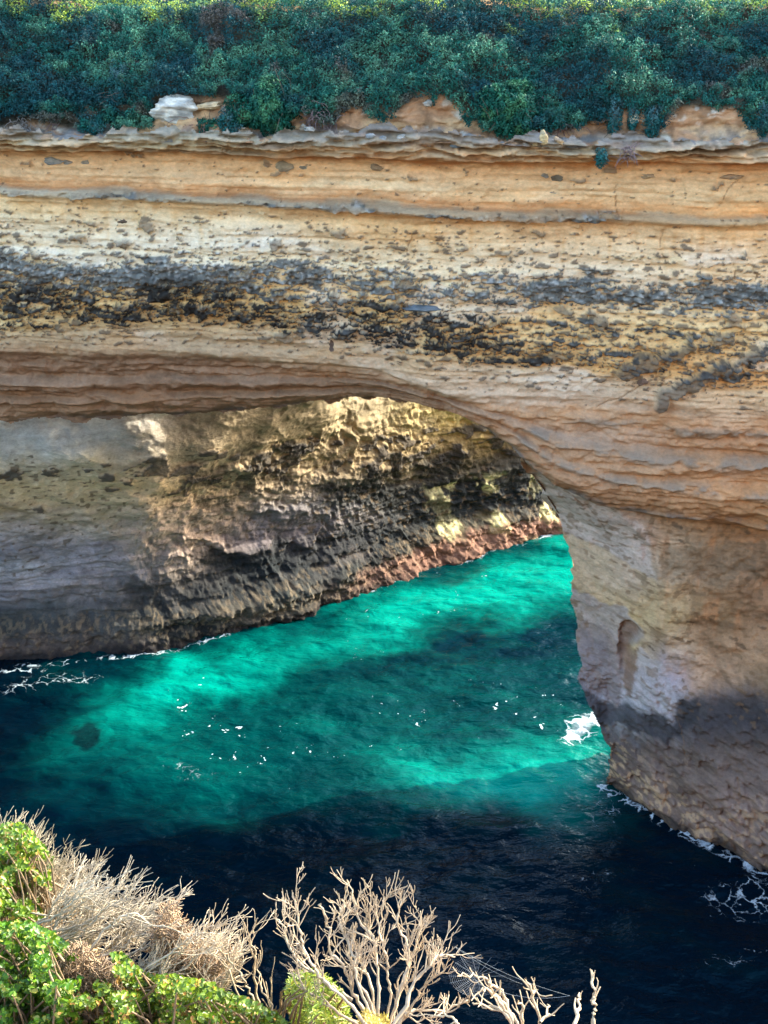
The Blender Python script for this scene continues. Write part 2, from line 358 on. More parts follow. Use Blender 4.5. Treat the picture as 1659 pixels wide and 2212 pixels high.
def build_front():
    zs = np.concatenate([np.arange(-1.2, 24.95, .037)])
    xs = np.concatenate([np.arange(-60, -16.5, 1.5), np.arange(-16.5, 15.5, .037), np.arange(15.6, 60, 1.0)])
    X, Z = np.meshgrid(xs, zs)
    D, q, pxx, pyy, onp = face_D(X, Z)
    up = 1-onp
    amt, thick, tone, fl, nod, gf = crust_field(X, Z, q, pxx, pyy)
    amt = amt*up; fl = fl*up; nod = nod*up; gf = gf*up
    # ragged rim ledge
    topz = zline(0, X) + .25*fbma(X*1.1, X*0, 4, 5) + .05*fbm(X*6, X*0, 2, 6)
    rim = np.exp(-((q-.45)/.5)**2)*up
    ql = q + .12*fbma(X*.7, Z*.3, 3, 91)
    lay = fbma(X*.55, ql*6.5, 4, 101, .6)                        # layered ledges
    D = D + rim*(1.25*plates(X, ql, 8.5, 900) + .25*lay + .16*fbm(X*2.6, Z*6, 3, 102))
    D = D + .35*fbm(X*.18, Z*.18, 3, 103)*(1-rim*.5)             # broad swells
    D = D + .10*fbm(X*.9, Z*1.1, 3, 104)
    brown = np.clip(sst(5.9, 6.2, q)*up, 0, 1)
    D = D + brown*(.14*fbma(X*.22, Z*3.0, 3, 105, .5) + .22*plates(X, q, 9, 910, .25, .5) + .10*fbm(X*2.4, Z*4, 4, 106))
    D = D + (1-onp)*.055*fbma(X*.25, Z*5.5, 3, 107, .6)
    D = D + .03*fbm(X*5, Z*6, 3, 108)
    w_ = .3*fbm(X*3, Z*3, 3, 926)
    ledge2 = gf*(.14+.40*plates(X, q, 3.5, 920, 1.3)+.34*fbm(X*2.6, Z*4, 5, 109)+.12*sst(.1,.5,cells(X*2.3+w_, Z*4+w_, 925, .6, .2, .6))); D = D + ledge2
    D = D + amt*(.05+.30*thick+.10*fbma(X*5, Z*9, 3, 110, .6)) + fl*.07 + nod*.20
    # column: pitted, low washed zone with ribs
    low = sst(6.5, 3.5, Z)*onp
    D = D + onp*(.30*fbm(X*.45, Z*.35, 4, 111) + .09*fbm(X*2.0, Z*2.0, 5, 112)) + low*(.20*plates(X, (Z+X*.42)*.45, 5, 930, .4, .8) + .10*fbm(X*2.2, Z*2.2, 4, 113)+.09*fbm(X*6, Z*6, 3, 114)+.10*fbma(X*.5, (Z+X*.42)*3.5, 4, 175, .6))
    D = D + onp*sst(5, 9, Z)*(.10*plates(X, Z*.35, 4, 940, .3, .9))
    dia = np.minimum(seg_dist(pxx, pyy, DIAG[0]), seg_dist(pxx, pyy, DIAG[1])) + 9*fbm(X*2.5, Z*2.5, 3, 115)
    dm = sst(17, 7, dia)*up; D = D + dm*.28
    cr = np.full(X.shape, 1e9)
    for c in CRACKS: cr = np.minimum(cr, seg_dist(pxx+9*fbm(X*1.6, Z*1.6, 5, 116), pyy, c))
    cm = sst(2.6, .4, cr+1.2*vn(X*9, Z*9, 119))*sst(.15, .5, vn(X*1.5, Z*1.2, 118)); D = D - cm*.07
    # arched hollow in the lilac part of the column
    hol = seg_dist(pxx, pyy, [(1380, 1392), (1370, 1400), (1364, 1425), (1363, 1470)]); hm = sst(17, 7, hol+4*fbm(X*3,Z*3,3,117))*sst(1500, 1440, pyy); D = D - hm*.32
    Y = Yf(X)-D
    # ---------------- colour
    P2x, P2y = proj(X, Y, Z)
    wq = q + .10*fbm(X*.7, Z*.9, 4, 121) + .035*fbm(X*3.5, Z*3.5, 3, 122)
    c = bil(lin(CT), QC, CC, wq, P2x+60*fbm(X*.5, Z*.8, 3, 123))
    # bedding streaks and warm iron stains, run-off streaks
    st = fbma(X*.10, q*9+.15*fbm(X*.8, Z, 2, 124), 5, 125, .65)
    c = c*(1+.11*st[..., None])
    stain = sst(.15, .9, fbma(X*.35, Z*1.6, 4, 126))*sst(.9, 1.3, q)
    c = mix(c, c*np.array((1.02, .84, .62)), stain*.4)
    run = sst(.2, .9, fbma(X*3.2, Z*.35, 3, 127))*sst(3.0, 3.2, q)*sst(4.2, 3.3, q)
    c = mix(c, c*np.array((.9, .75, .55)), run*.6)
    pale = sst(.25, .8, fbm(X*.5, Z*.9, 4, 128))*sst(3.2, 3.6, q)*sst(6, 5, q)
    c = mix(c, lin((226, 218, 200)), pale*.45)
    # grey lumps along the right-hand brown bands
    lum = np.zeros(X.shape)
    for qa, x0 in ((6.15, 1130), (6.42, 1000), (6.66, 1000), (7.0, 1000)):
        lum = np.maximum(lum, np.exp(-((q-qa)/.05)**2)*sst(x0, x0+120, P2x))
    lum = lum*sst(-.1, .5, fbma(X*1.2, Z*2.4, 4, 129, .6)+.2)
    c = mix(c, lin((132, 126, 112)), np.clip(lum, 0, 1)*.7); 
    Y = Y - lum*.12
    # lips under the brown bands
    lip = np.exp(-((q-6.97)/.05)**2)*sst(.0, .5, fbma(X*1.5, Z*3, 3, 130)+.3)*up
    c = mix(c, lin((95, 92, 88)), lip*.6)
    # column colours
    cp = bil(lin(calm(PT)), PRW, PCC, P2y+14*fbm(X*.8, Z*.8, 4, 131)+12*fbma(X*4, Z*.5, 3, 132), P2x+14*fbm(X*.9, Z*.9, 4, 133))
    cp = cp*(1+.13*fbma(X*.3, (Z+.42*X*sst(7,4,Z))*3, 4, 134, .6)[..., None]); cp = cp*(1+.14*fbm(X*1.2, Z*1.2, 5, 174)[..., None])
    rs = sst(.3, .9, fbma(X*2.2, Z*.28, 3, 135))*sst(1130, 1180, P2y)*sst(1420, 1300, P2y)*sst(1350, 1450, P2x)
    cp = mix(cp, lin((176, 128, 88)), rs*.6)
    cp = cp*(1-.22*sst(.2,.8,fbma(X*3, Z*.5, 4, 176))[..., None]*sst(1100,1200,P2y)[..., None]*sst(1450,1300,P2y)[..., None]); pit = sst(0, .3, cells(X*2.4+.4*fbm(X*3,Z*3,3,177), (Z+.35*X)*4.2, 178, .16, .1, .5))*sst(3.5, 5, Z); cp = mix(cp, lin((92, 76, 58)), pit*.75); cp = mix(cp, cp*np.array((.80,.72,.62)), sst(1440, 1600, P2x+50*fbm(X*.5,Z*.5,3,179))*sst(1480,1400,P2y)*.6)
    cp = cp*(1+.16*fbma(X*.35, (Z+.18*X*sst(9,4,Z))*9, 4, 190, .7)[..., None]); ln_ = sst(.35, .8, fbma(X*.5, (Z+.25*X*sst(9,4,Z))*6, 4, 191, .6)); cp = mix(cp, cp*.6, ln_*.6)
    qx = P2x+7*fbm(X*1.1, Z*1.1, 5, 180)+2.5*fbm(X*7, Z*7, 2, 181); qy = P2y+9*fbm(X*1.1+4, Z*1.1, 5, 182)+5*fbma(X*6, Z*1.2, 3, 183)
    mot = (1+.16*fbm(X*2.5, Z*2.5, 5, 184)+.06*fbm(X*12, Z*12, 2, 185))[..., None]
    def reg(poly, colr, k=.85):
        nonlocal cp
        m_ = ingrid(qx, qy, [poly]).astype(float); m_ = (m_+np.roll(m_, 1, 0)+np.roll(m_, 1, 1)+np.roll(m_, -1, 0)+np.roll(m_, -1, 1))/5
        cp = cp*(1-k*m_[..., None])+lin(colr)*mot*k*m_[..., None]
    reg([(1140,1015),(1250,1060),(1345,1105),(1390,1140),(1402,1200),(1428,1262),(1350,1220),(1290,1178),(1215,1135)], (184, 170, 156), .7)  # lighter shading of the left-facing side put into its colour
    reg([(1215,1150),(1290,1182),(1360,1222),(1428,1262),(1442,1352),(1405,1348),(1350,1312),(1300,1300),(1235,1262)], (188, 164, 126), .6)
    reg([(1225,1262),(1300,1300),(1352,1320),(1395,1372),(1345,1392),(1320,1370),(1240,1335)], (150, 142, 136), .8)
    reg([(1232,1332),(1325,1368),(1348,1395),(1350,1480),(1334,1535),(1300,1500),(1262,1486),(1238,1440)], (124, 115, 112), .75)
    reg([(1354,1408),(1376,1398),(1372,1480),(1368,1510),(1358,1510),(1352,1480)], (126, 102, 82), .8)
    reg([(1376,1398),(1440,1438),(1456,1500),(1450,1552),(1410,1540),(1374,1500)], (164, 160, 158), .7)
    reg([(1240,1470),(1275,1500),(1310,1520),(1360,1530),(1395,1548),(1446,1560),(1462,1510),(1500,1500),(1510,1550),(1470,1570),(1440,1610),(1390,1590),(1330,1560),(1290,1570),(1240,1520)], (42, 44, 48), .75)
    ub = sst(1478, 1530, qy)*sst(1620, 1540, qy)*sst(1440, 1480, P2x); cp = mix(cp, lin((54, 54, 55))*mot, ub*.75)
    reg([(1436,1180),(1700,1170),(1700,1265),(1600,1240),(1560,1275),(1480,1240),(1440,1230)], (118, 104, 82), .45)
    spk = sst(.72, .82, vn(X*5, Z*7, 136)*.8+.25*vn(X*11, Z*13, 137)+.15*fbm(X, Z, 2, 138))*sst(3.5, 5, Z)
    cp = mix(cp, lin((110, 88, 62)), spk*.6)
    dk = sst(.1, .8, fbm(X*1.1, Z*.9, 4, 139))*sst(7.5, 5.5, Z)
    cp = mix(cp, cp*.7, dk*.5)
    barn = sst(.05, .5, fbm(X*7, Z*7, 3, 140))*sst(3.0, .6, Z+.7*fbm(X, Z, 3, 141))
    cp = mix(cp, lin((176, 152, 118)), barn*.7); 
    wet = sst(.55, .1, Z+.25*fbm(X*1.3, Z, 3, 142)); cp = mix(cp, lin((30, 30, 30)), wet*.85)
    cp = mix(cp, lin((118, 92, 72)), hm*.75)
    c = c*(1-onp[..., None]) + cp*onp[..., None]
    # crusts
    gcol = lin((104, 106, 100))*(.75+.5*vn(X*7, Z*12, 151)[..., None])
    gcol = mix(gcol, lin((172, 172, 164)), sst(.6, .8, vn(X*9, Z*15, 152))*.7); gcol = mix(gcol, lin((40, 42, 42)), sst(.62, .85, vn(X*5, Z*12, 155))*.7)
    bcol = lin((17, 22, 26))*(.6+.8*vn(X*8, Z*12, 153)[..., None])
    crc = bcol*(1-tone[..., None]) + gcol*tone[..., None]
    c = c*(1-.97*amt[..., None]) + crc*.97*amt[..., None]
    c = mix(c, lin((84, 74, 62)), fl*.8*(1-amt))
    c = mix(c, lin((112, 98, 80)), nod*.75*(1-amt))
    gk = gf*(.25+.7*sst(-.2, .4, fbm(X*1.3, Z*3, 5, 927)))*sst(3.3, 2.75, q+.25*fbm(X*2, Z*2, 3, 928)); c = c*(1-gk[..., None]) + (gcol*1.1)*gk[..., None]
    rgr = rim*sst(-.1, .5, lay+.2)*.6; c = mix(c, lin((146, 130, 104))*(.7+.5*vn(X*4, Z*9, 154)[..., None]), rgr)
    dred = rim*sst(-.1, -.6, lay)*.6; c = mix(c, lin((95, 66, 44)), dred)
    c = mix(c, lin((78, 74, 68)), dm*.75)
    c = mix(c, lin((120, 92, 62)), cm*.6)
    c = np.clip(c*np.array(ALB), .004, .85)
    # ---------------- cut the opening
    xe = 0
    hole = (Z < zline(7, X) + .16*fbm(X*1.6, X*0, 5, 161)) & (X < xsil(Z) + .16*fbm(Z*1.3, Z*0+2, 5, 162))
    keep = ~hole & (Z < topz + .1)
    V = np.stack([X, Y, Z], -1).reshape(-1, 3)
    F = grid_faces(*X.shape, keep)
    used = np.zeros(len(V), bool); used[F.ravel()] = True
    idx = np.cumsum(used)-1
    o = mesh_obj('cliff_face', V[used], idx[F], M_ROCK, c.reshape(-1, 3)[used])
    tag(o, kind='structure'); return X, Y, Z
FX, FY, FZ = build_front()
def face_y(x, z):
    ix = np.clip(np.searchsorted(FX[0], x), 0, FX.shape[1]-1); iz = np.clip(np.searchsorted(FZ[:, 0], z), 0, FX.shape[0]-1)
    return FY[iz, ix]
# ------------------------------------------------------------ mass behind the face: soffit, back, plateau
TH_X = [-60, -9, -5, -1, 3, 7, 10, 14, 20, 60]
TH_T = [30, 24, 15, 9, 6.5, 3.6, 3.4, 4.2, 9, 20]  # unseen depth shaped to shade the left wall and pass sunlight by the pier
def thick(x): return np.interp(x, TH_X, TH_T)
def crest(x): return 27.85 + .18*np.sin(np.asarray(x)*.35+1)+.12*np.sin(np.asarray(x)*.9)+.35*sst(7, 13, np.asarray(x))
def build_mass():
    jx = np.interp(-SIL[2, 1], -SIL[:, 1], sx)
    # soffit + column side: sweep of the lip curve backwards
    ex = np.arange(-60, sx[0], .12); ez = zline(7, ex)
    cx = np.concatenate([ex, np.interp(np.linspace(0, 1, 160), np.linspace(0, 1, len(sx)), sx)])
    cz = np.concatenate([ez, np.interp(np.linspace(0, 1, 160), np.linspace(0, 1, len(sz)), sz)])
    cz[-1] = -1
    tpar = np.concatenate([np.zeros(len(ex)), np.linspace(0, 1, 160)])
    y0 = np.array([face_y(a+.15*(t > 0), b+.12) for a, b, t in zip(cx, cz, tpar)])+.03
    rows = []
    nst = 30
    for k in range(nst):
        f = k/(nst-1); back = f*thick(cx)
        gx = cx + .04 + .16*sst(0, .1, tpar) + sst(0, .2, tpar)*back*.75
        gz = cz + .20*(1-sst(0, .1, tpar)) + (1-tpar)*f*1.2 
        n = .25*fbm(cx*.7+f*5, cz*.7+f*9, 3, 201)*min(1, f*3)
        rows.append(np.stack([gx+n*sst(0, .3, tpar), y0+back, gz+n*(tpar < .3)], -1))
    R = np.array(rows); V = R.reshape(-1, 3); F = grid_faces(nst, len(cx))
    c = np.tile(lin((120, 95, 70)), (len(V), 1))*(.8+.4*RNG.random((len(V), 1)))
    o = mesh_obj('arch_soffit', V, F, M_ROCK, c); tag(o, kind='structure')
    # back wall and plateau
    xs = np.arange(-60, 60, .5); prof = []
    for x in xs:
        yb = Yf(x)+thick(x)-1.0; zc = crest(x); yc = Yf(x)+4.3
        zl = float(zline(7, x))+1.0 if x < 10.4 else -1
        prof.append([(x, yc-.3, zc-.5), (x, yc+.8, zc+.1), (x, max(yb, yc+1.5), zc), (x, max(yb, yc+1.5)+.6, zc-2), (x, yb+.8, (zc+zl)/2), (x, yb+.6, zl)])
    V = np.array(prof); F = grid_faces(V.shape[0], V.shape[1])
    V = V.reshape(-1, 3); c = np.tile(lin((150, 120, 85)), (len(V), 1))
    o = mesh_obj('plateau', V, F, M_SOIL, c); tag(o, kind='structure')
build_mass()
# ------------------------------------------------------------ slope above the face
def slope_pt(x, t):          # t metres up along the slope
    z0 = zline(0, x)-.25; y0 = Yf(x)-.2
    prof_t = [-.8, 0, .4, 1.6, 2.2, 6.6, 14]
    prof_y = [-.8, -.1, .35, .55, .8, 3.6, 11.0]
    prof_z = [-.02, .03, .2, 1.3, 1.75, 4.95, 5.05]
    k = (crest(x)-z0)/5.05
    return y0+np.interp(t, prof_t, prof_y), z0+np.interp(t, prof_t, prof_z)*k
SCR_X = [-600, 0, 30, 70, 160, 200, 250, 300, 335, 345, 430, 520, 600, 660, 690, 730, 790, 860, 905, 960, 1020, 1060, 1130, 1180, 1230, 1300, 1320, 1420, 1440, 1500, 1580, 1625, 1659, 2300]
SCR_Y = [280, 280, 272, 268, 284, 295, 292, 285, 272, 225, 215, 222, 240, 250, 262, 240, 240, 242, 205, 212, 262, 288, 285, 285, 285, 262, 240, 255, 240, 236, 240, 262, 285, 285]
def build_slope():
    xs = np.concatenate([np.arange(-60, -17, 1.5), np.arange(-17, 17, .06), np.arange(17.2, 60, 1.5)])
    ts = np.arange(-.8, 8, .06)
    X, T = np.meshgrid(xs, ts); Y, Z = slope_pt(X, T)
    n = .3*fbm(X*.5, T*.6, 4, 211)+.1*fbma(X*.8, Z*5, 4, 212)-.20*plates(X, Z, 4.2, 950, .5)-.14*fbm(X*2.5, Z*3, 5, 217); edge = sst(-.8, -.3, T)
    Y = Y - n*edge; Z = Z + (.12*fbm(X*1.5, T*1.5, 4, 213)+.04*fbm(X*7, T*7, 3, 214))*sst(-.9,-.5,T)
    px, py = proj(X, Y, Z)
    c = np.tile(lin((178, 134, 96)), X.shape+(1,)).reshape(X.shape+(3,))
    c = mix(c, lin((205, 165, 120)), sst(0, .6, fbma(X*.7, Z*3, 4, 215))); c = mix(c, lin((110, 84, 60)), sst(.1, .6, fbm(X*2.2, Z*3, 5, 218))*.6); c = mix(c, lin((205, 195, 175)), sst(.45, .75, fbm(X*2+9, Z*3, 5, 219))*.8)
    c = mix(c, lin((120, 122, 118)), sst(-.1, .4, fbm(X*1.4, T*2.2, 4, 216)+.25)*sst(.9, .2, T)*.85)
    limg = np.interp(px, SCR_X, SCR_Y); c = mix(c, lin((26, 40, 34)), np.maximum(sst(limg+4, limg-14, py), sst(2.4, 3, T))*.92)
    V = np.stack([X, Y, Z], -1).reshape(-1, 3)
    o = mesh_obj('slope_ground', V, grid_faces(*X.shape), M_SOIL, np.clip(c, 0, .8).reshape(-1, 3)); tag(o, kind='structure')
build_slope()
# ------------------------------------------------------------ wall inside the recess
WB = np.array([(-500, 1490), (-200, 1460), (0, 1436), (180, 1424), (350, 1405), (460, 1375), (560, 1345), (700, 1300), (800, 1272), (1000, 1205), (1100, 1175), (1220, 1150), (1500, 1085)], float)
wbx, wby, _ = on_z(WB[:, 0], WB[:, 1])
WROW = [860, 900, 950, 1000, 1050, 1090, 1120, 1180, 1225, 1280, 1320, 1360, 1400, 1440]
WCOL = [0, 200, 400, 600, 800, 1000, 1180]
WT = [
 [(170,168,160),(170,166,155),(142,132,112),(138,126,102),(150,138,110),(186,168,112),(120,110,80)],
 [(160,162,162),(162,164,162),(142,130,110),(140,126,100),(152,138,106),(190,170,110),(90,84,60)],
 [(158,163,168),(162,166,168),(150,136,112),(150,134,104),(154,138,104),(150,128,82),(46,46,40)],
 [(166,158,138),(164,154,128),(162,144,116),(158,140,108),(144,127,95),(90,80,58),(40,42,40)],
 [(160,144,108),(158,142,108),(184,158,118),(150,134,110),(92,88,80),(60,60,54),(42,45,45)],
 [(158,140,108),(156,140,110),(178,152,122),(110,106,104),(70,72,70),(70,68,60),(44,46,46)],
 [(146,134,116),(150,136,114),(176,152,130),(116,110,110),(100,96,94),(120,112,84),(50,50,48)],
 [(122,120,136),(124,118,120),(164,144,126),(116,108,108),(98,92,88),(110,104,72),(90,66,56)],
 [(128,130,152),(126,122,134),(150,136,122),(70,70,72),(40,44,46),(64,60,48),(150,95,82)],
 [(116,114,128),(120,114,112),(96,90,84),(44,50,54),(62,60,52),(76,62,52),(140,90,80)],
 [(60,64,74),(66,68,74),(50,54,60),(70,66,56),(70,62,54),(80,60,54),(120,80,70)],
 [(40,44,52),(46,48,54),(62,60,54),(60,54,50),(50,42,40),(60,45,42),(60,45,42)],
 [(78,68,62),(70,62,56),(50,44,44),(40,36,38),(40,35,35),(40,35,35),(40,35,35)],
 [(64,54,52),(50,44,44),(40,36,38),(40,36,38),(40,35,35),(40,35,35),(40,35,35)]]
def build_wall():
    L = np.concatenate([[0], np.cumsum(np.hypot(np.diff(wbx), np.diff(wby)))])
    ss = np.arange(0, L[-1], .042); zs = np.arange(-.8, 15, .042)
    bx = np.interp(ss, L, wbx); by = np.interp(ss, L, wby)
    ker = np.ones(41)/41; pad = lambda a: np.convolve(np.pad(a, 20, 'edge'), ker, 'valid')
    bx = pad(bx); by = pad(by)
    tx = np.gradient(bx); ty = np.gradient(by); l = np.hypot(tx, ty); nx, ny = ty/l, -tx/l      # towards the viewer
    Sg, Z = np.meshgrid(ss, zs)
    prof = np.interp(Z, [-1, 0, .5, 1.1, 1.5, 2.2, 3.2, 5, 8, 11, 15], [.35, .1, -.25, -.45, -1.2, -1.75, -2.0, -2.1, -2.65, -3.5, -4.8])
    bxg, byg = np.broadcast_to(bx, Z.shape), np.broadcast_to(by, Z.shape)
    px, py = proj(bxg-prof*-nx*0, byg-prof*ny*0+0, Z)
    rr = .12+.88*sst(60, 520, px-30*(Z-3)+60*fbm(Sg*.3, Z*.4, 3, 335))                       # rough, hacked part begins right of here
    dpr = Sg*.55-Z*.6; dpz = Sg*.35+Z*.9
    prof = prof + .35*fbm(Sg*.16, Z*.2, 3, 301) + .12*fbm(Sg*.7, Z*.8, 4, 302)
    wv = fbm(Sg*.5, Z*.6, 4, 330); soft = sst(9.2, 7.2, Z+.8*wv)
    prof = prof + rr*((.22+.33*soft)*(ridged(dpr*.33+.5*wv, dpz*.6+.4*wv, 5, 303)-.5) + (.04+.09*soft)*(ridged(dpr*.9+wv, dpz*2.2+wv, 4, 304)-.5) + (.025+.06*soft)*fbm(Sg*4, Z*4, 4, 305))
    prof = prof + .45*fbm(dpr*.14+3, dpz*.2, 3, 332)*rr
    prof = prof + (1-sst(260, 860, px-36*(Z-5)+70*fbm(Sg*.2, Z*.25, 4, 339)))*sst(2.5, 12.5, Z)*3.6
    prof = prof + (1-rr)*(.26*fbm(Sg*.7+Z*.3, Z*1.0, 5, 306)+.12*plates(Sg, Z*.4, 6, 960, .3, .8)*sst(8.5, 6.5, Z)+.05*fbma(Sg*.4, Z*4, 4, 333)*sst(8, 6, Z))
    layer = sst(5, 3.5, Z)
    prof = prof + layer*(.12*fbma(Sg*.3, Z*3, 4, 307, .6))
    bb = sst(1.9, 1.1, Z); prof = prof + bb*(.12*fbm(Sg*3, Z*4, 4, 308) + .3*(fbm(Sg*.5, Z*0, 3, 309)))
    X = bxg + nx*prof; Y = byg + ny*prof
    P2x, P2y = proj(X, Y, Z)
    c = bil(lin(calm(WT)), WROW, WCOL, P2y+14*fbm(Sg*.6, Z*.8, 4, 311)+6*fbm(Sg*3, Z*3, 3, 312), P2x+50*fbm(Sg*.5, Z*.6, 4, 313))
    c = c*(1+.20*fbma(Sg*.3, Z*3.2, 5, 314, .65)[..., None]); c = c*(1+.20*fbm(Sg*.9, Z*1.1, 6, 336, .65)[..., None]); c = c*(1-.35*sst(.25,.7,ridged(Sg*.5+fbm(Sg, Z, 3, 337), Z*1.4, 4, 338)-.2)[..., None]*sst(7.5, 5.5, Z)[..., None])
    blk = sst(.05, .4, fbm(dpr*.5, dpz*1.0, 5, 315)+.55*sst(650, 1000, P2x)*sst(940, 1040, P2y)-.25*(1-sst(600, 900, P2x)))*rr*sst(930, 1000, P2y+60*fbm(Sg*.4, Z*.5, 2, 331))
    c = mix(c, lin((25, 29, 29)), blk*.85); c = c*(1+.45*(1-sst(150, 420, P2x))[..., None])  # left end lightened in colour to make up for shade under the overhang
    lit_yel = sst(.1, .35, fbm(Sg*.7, Z*.9, 5, 316)-.10)*sst(900, 960, P2x)*sst(1010, 1050, P2y)*sst(1195, 1150, P2y)
    c = mix(c, lin((228, 220, 160)), lit_yel*.9)  # sunlit patches painted yellow into the rock colour
    zz_ = Z+.5*fbm(Sg*.5, Z*.3, 4, 340)+.2*fbma(Sg*2, Z*2, 3, 341); wb = sst(1.2, 1.6, zz_)*sst(3.3, 2.5, zz_)*sst(150, 450, P2x); c = mix(c, lin((26, 33, 36)), wb*.85)
    # dark nodules row under the pale panel
    nod = sst(.0, .07, .9*vn(Sg*1.3, Z*2.6, 317)+.25*vn(Sg*5, Z*9, 318) - np.interp(P2y+(P2x-600)*.10, [935, 965, 1020, 1050, 1100], [1.3, .70, .74, .88, 1.3]))
    c = mix(c, lin((52, 50, 48)), nod*.85); X = X+nx*nod*.12; Y = Y+ny*nod*.12
    fl = sst(.0, .05, vn(Sg*4.5, Z*9, 319)+.1*fbm(Sg, Z, 2, 320)-np.interp(P2y, [960, 1000, 1080, 1150, 1300], [1.2, .76, .76, .84, 1.0]))
    c = mix(c, lin((90, 76, 56)), fl*.7)
    barn = sst(.0, .5, fbm(Sg*7, Z*9, 3, 321)+.25*fbm(Sg*.8, Z, 2, 322))*sst(1.9, 1.2, Z)
    c = mix(c, lin((120, 106, 84)), barn*.5)
    red = sst(640, 1000, P2x)*sst(1.1, .7, Z+.3*fbm(Sg, Z, 3, 334)); c = mix(c, lin((150, 112, 92))*(.5+.9*vn(Sg*6, Z*8, 323)[..., None]), red*.75)
    wet = sst(.45, .05, Z+.2*fbm(Sg, Z, 3, 324)); c = mix(c, lin((22, 22, 24)), wet*.9*(1-.6*red))
    V = np.stack([X, Y, Z], -1).reshape(-1, 3)
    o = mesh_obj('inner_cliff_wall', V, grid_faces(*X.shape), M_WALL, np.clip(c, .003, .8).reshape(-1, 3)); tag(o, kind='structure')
build_wall()
# ------------------------------------------------------------ sea
def blob(px, py, cx, cy, rx, ry, ang=0):
    a = math.radians(ang); dx = px-cx; dy = py-cy
    u = (dx*math.cos(a)+dy*math.sin(a))/rx; v = (-dx*math.sin(a)+dy*math.cos(a))/ry
    return np.exp(-(u*u+v*v))
def water_mat():
    m, t, b = new_mat('sea_water')
    at = N(t, 'ShaderNodeVertexColor'); at.layer_name = 'Col'
    fm = N(t, 'ShaderNodeAttribute'); fm.attribute_name = 'foam'
    tc = N(t, 'ShaderNodeTexCoord')
    def noise(scale, det, dist=0, rough=.55, st=(1, 1, 1), rot=0):
        mp = N(t, 'ShaderNodeMapping'); mp.inputs['Scale'].default_value = st; mp.inputs['Rotation'].default_value = (0, 0, rot)
        n = N(t, 'ShaderNodeTexNoise'); n.inputs['Scale'].default_value = scale; n.inputs['Detail'].default_value = det
        n.inputs['Distortion'].default_value = dist; n.inputs['Roughness'].default_value = rough
        t.links.new(tc.outputs['Object'], mp.inputs[0]); t.links.new(mp.outputs[0], n.inputs['Vector']); return n
    # foam: lacy web from distorted cell edges times mask
    wob = noise(1.2, 5, 0, .6)
    va = N(t, 'ShaderNodeVectorMath', operation='MULTIPLY_ADD')
    va.inputs[1].default_value = (1.3, 1.3, 0)
    t.links.new(wob.outputs['Color'], va.inputs[0]); t.links.new(tc.outputs['Object'], va.inputs[2])
    vo = N(t, 'ShaderNodeTexVoronoi'); vo.feature = 'DISTANCE_TO_EDGE'; vo.inputs['Scale'].default_value = 1.9
    t.links.new(va.outputs[0], vo.inputs['Vector'])
    mr = N(t, 'ShaderNodeMapRange'); mr.inputs[1].default_value = .0; mr.inputs[2].default_value = .16; mr.inputs[3].default_value = 1; mr.inputs[4].default_value = 0
    t.links.new(vo.outputs['Distance'], mr.inputs[0])
    fn = noise(3.5, 6, .3, .7)
    s1 = N(t, 'ShaderNodeMath', operation='MULTIPLY'); t.links.new(mr.outputs[0], s1.inputs[0]); t.links.new(fn.outputs[0], s1.inputs[1])
    s2 = N(t, 'ShaderNodeMath', operation='MULTIPLY_ADD'); s2.inputs[1].default_value = 1.0; s2.inputs[2].default_value = -1.02
    t.links.new(fm.outputs['Fac'], s2.inputs[0])
    s3 = N(t, 'ShaderNodeMath', operation='ADD'); t.links.new(s1.outputs[0], s3.inputs[0]); t.links.new(s2.outputs[0], s3.inputs[1])
    s4 = N(t, 'ShaderNodeMapRange'); s4.inputs[1].default_value = 0; s4.inputs[2].default_value = .42; t.links.new(s3.outputs[0], s4.inputs[0])
    v2 = N(t, 'ShaderNodeTexVoronoi'); v2.inputs['Scale'].default_value = 5.0; t.links.new(va.outputs[0], v2.inputs['Vector'])
    k1 = N(t, 'ShaderNodeMath', operation='MULTIPLY_ADD'); k1.inputs[1].default_value = .55; k1.inputs[2].default_value = -.05
    k2 = N(t, 'ShaderNodeAttribute'); k2.attribute_name = 'glint_fleck'; t.links.new(k2.outputs['Fac'], k1.inputs[0])
    k3 = N(t, 'ShaderNodeMath', operation='SUBTRACT'); t.links.new(k1.outputs[0], k3.inputs[0]); t.links.new(v2.outputs['Distance'], k3.inputs[1])
    k4 = N(t, 'ShaderNodeMapRange'); k4.inputs[1].default_value = 0; k4.inputs[2].default_value = .05; t.links.new(k3.outputs[0], k4.inputs[0])
    k5 = N(t, 'ShaderNodeMath', operation='MAXIMUM'); t.links.new(s4.outputs[0], k5.inputs[0]); t.links.new(k4.outputs[0], k5.inputs[1]); s4 = k5
    mx = N(t, 'ShaderNodeMix', data_type='RGBA'); t.links.new(s4.outputs[0], mx.inputs['Factor'])
    t.links.new(at.outputs[0], mx.inputs['A']); mx.inputs['B'].default_value = (.50, .60, .64, 1)
    t.links.new(mx.outputs['Result'], b.inputs['Base Color'])
    rr = N(t, 'ShaderNodeMapRange'); rr.inputs[3].default_value = .06; rr.inputs[4].default_value = .7; t.links.new(s4.outputs[0], rr.inputs[0]); t.links.new(rr.outputs[0], b.inputs['Roughness'])
    b.inputs['IOR'].default_value = 1.33; b.inputs['Specular IOR Level'].default_value = .14; b.inputs['Specular Tint'].default_value = (.22, .7, 1, 1)
    # ripples
    n1 = noise(.55, 4, .3, .5, (1, 1.7, 1), .25); n2 = noise(2.6, 4, .15, .55, (1, 1.7, 1), -.15)
    b1 = N(t, 'ShaderNodeBump'); b1.inputs['Distance'].default_value = .5; b1.inputs['Strength'].default_value = .6; t.links.new(n1.outputs[0], b1.inputs['Height'])
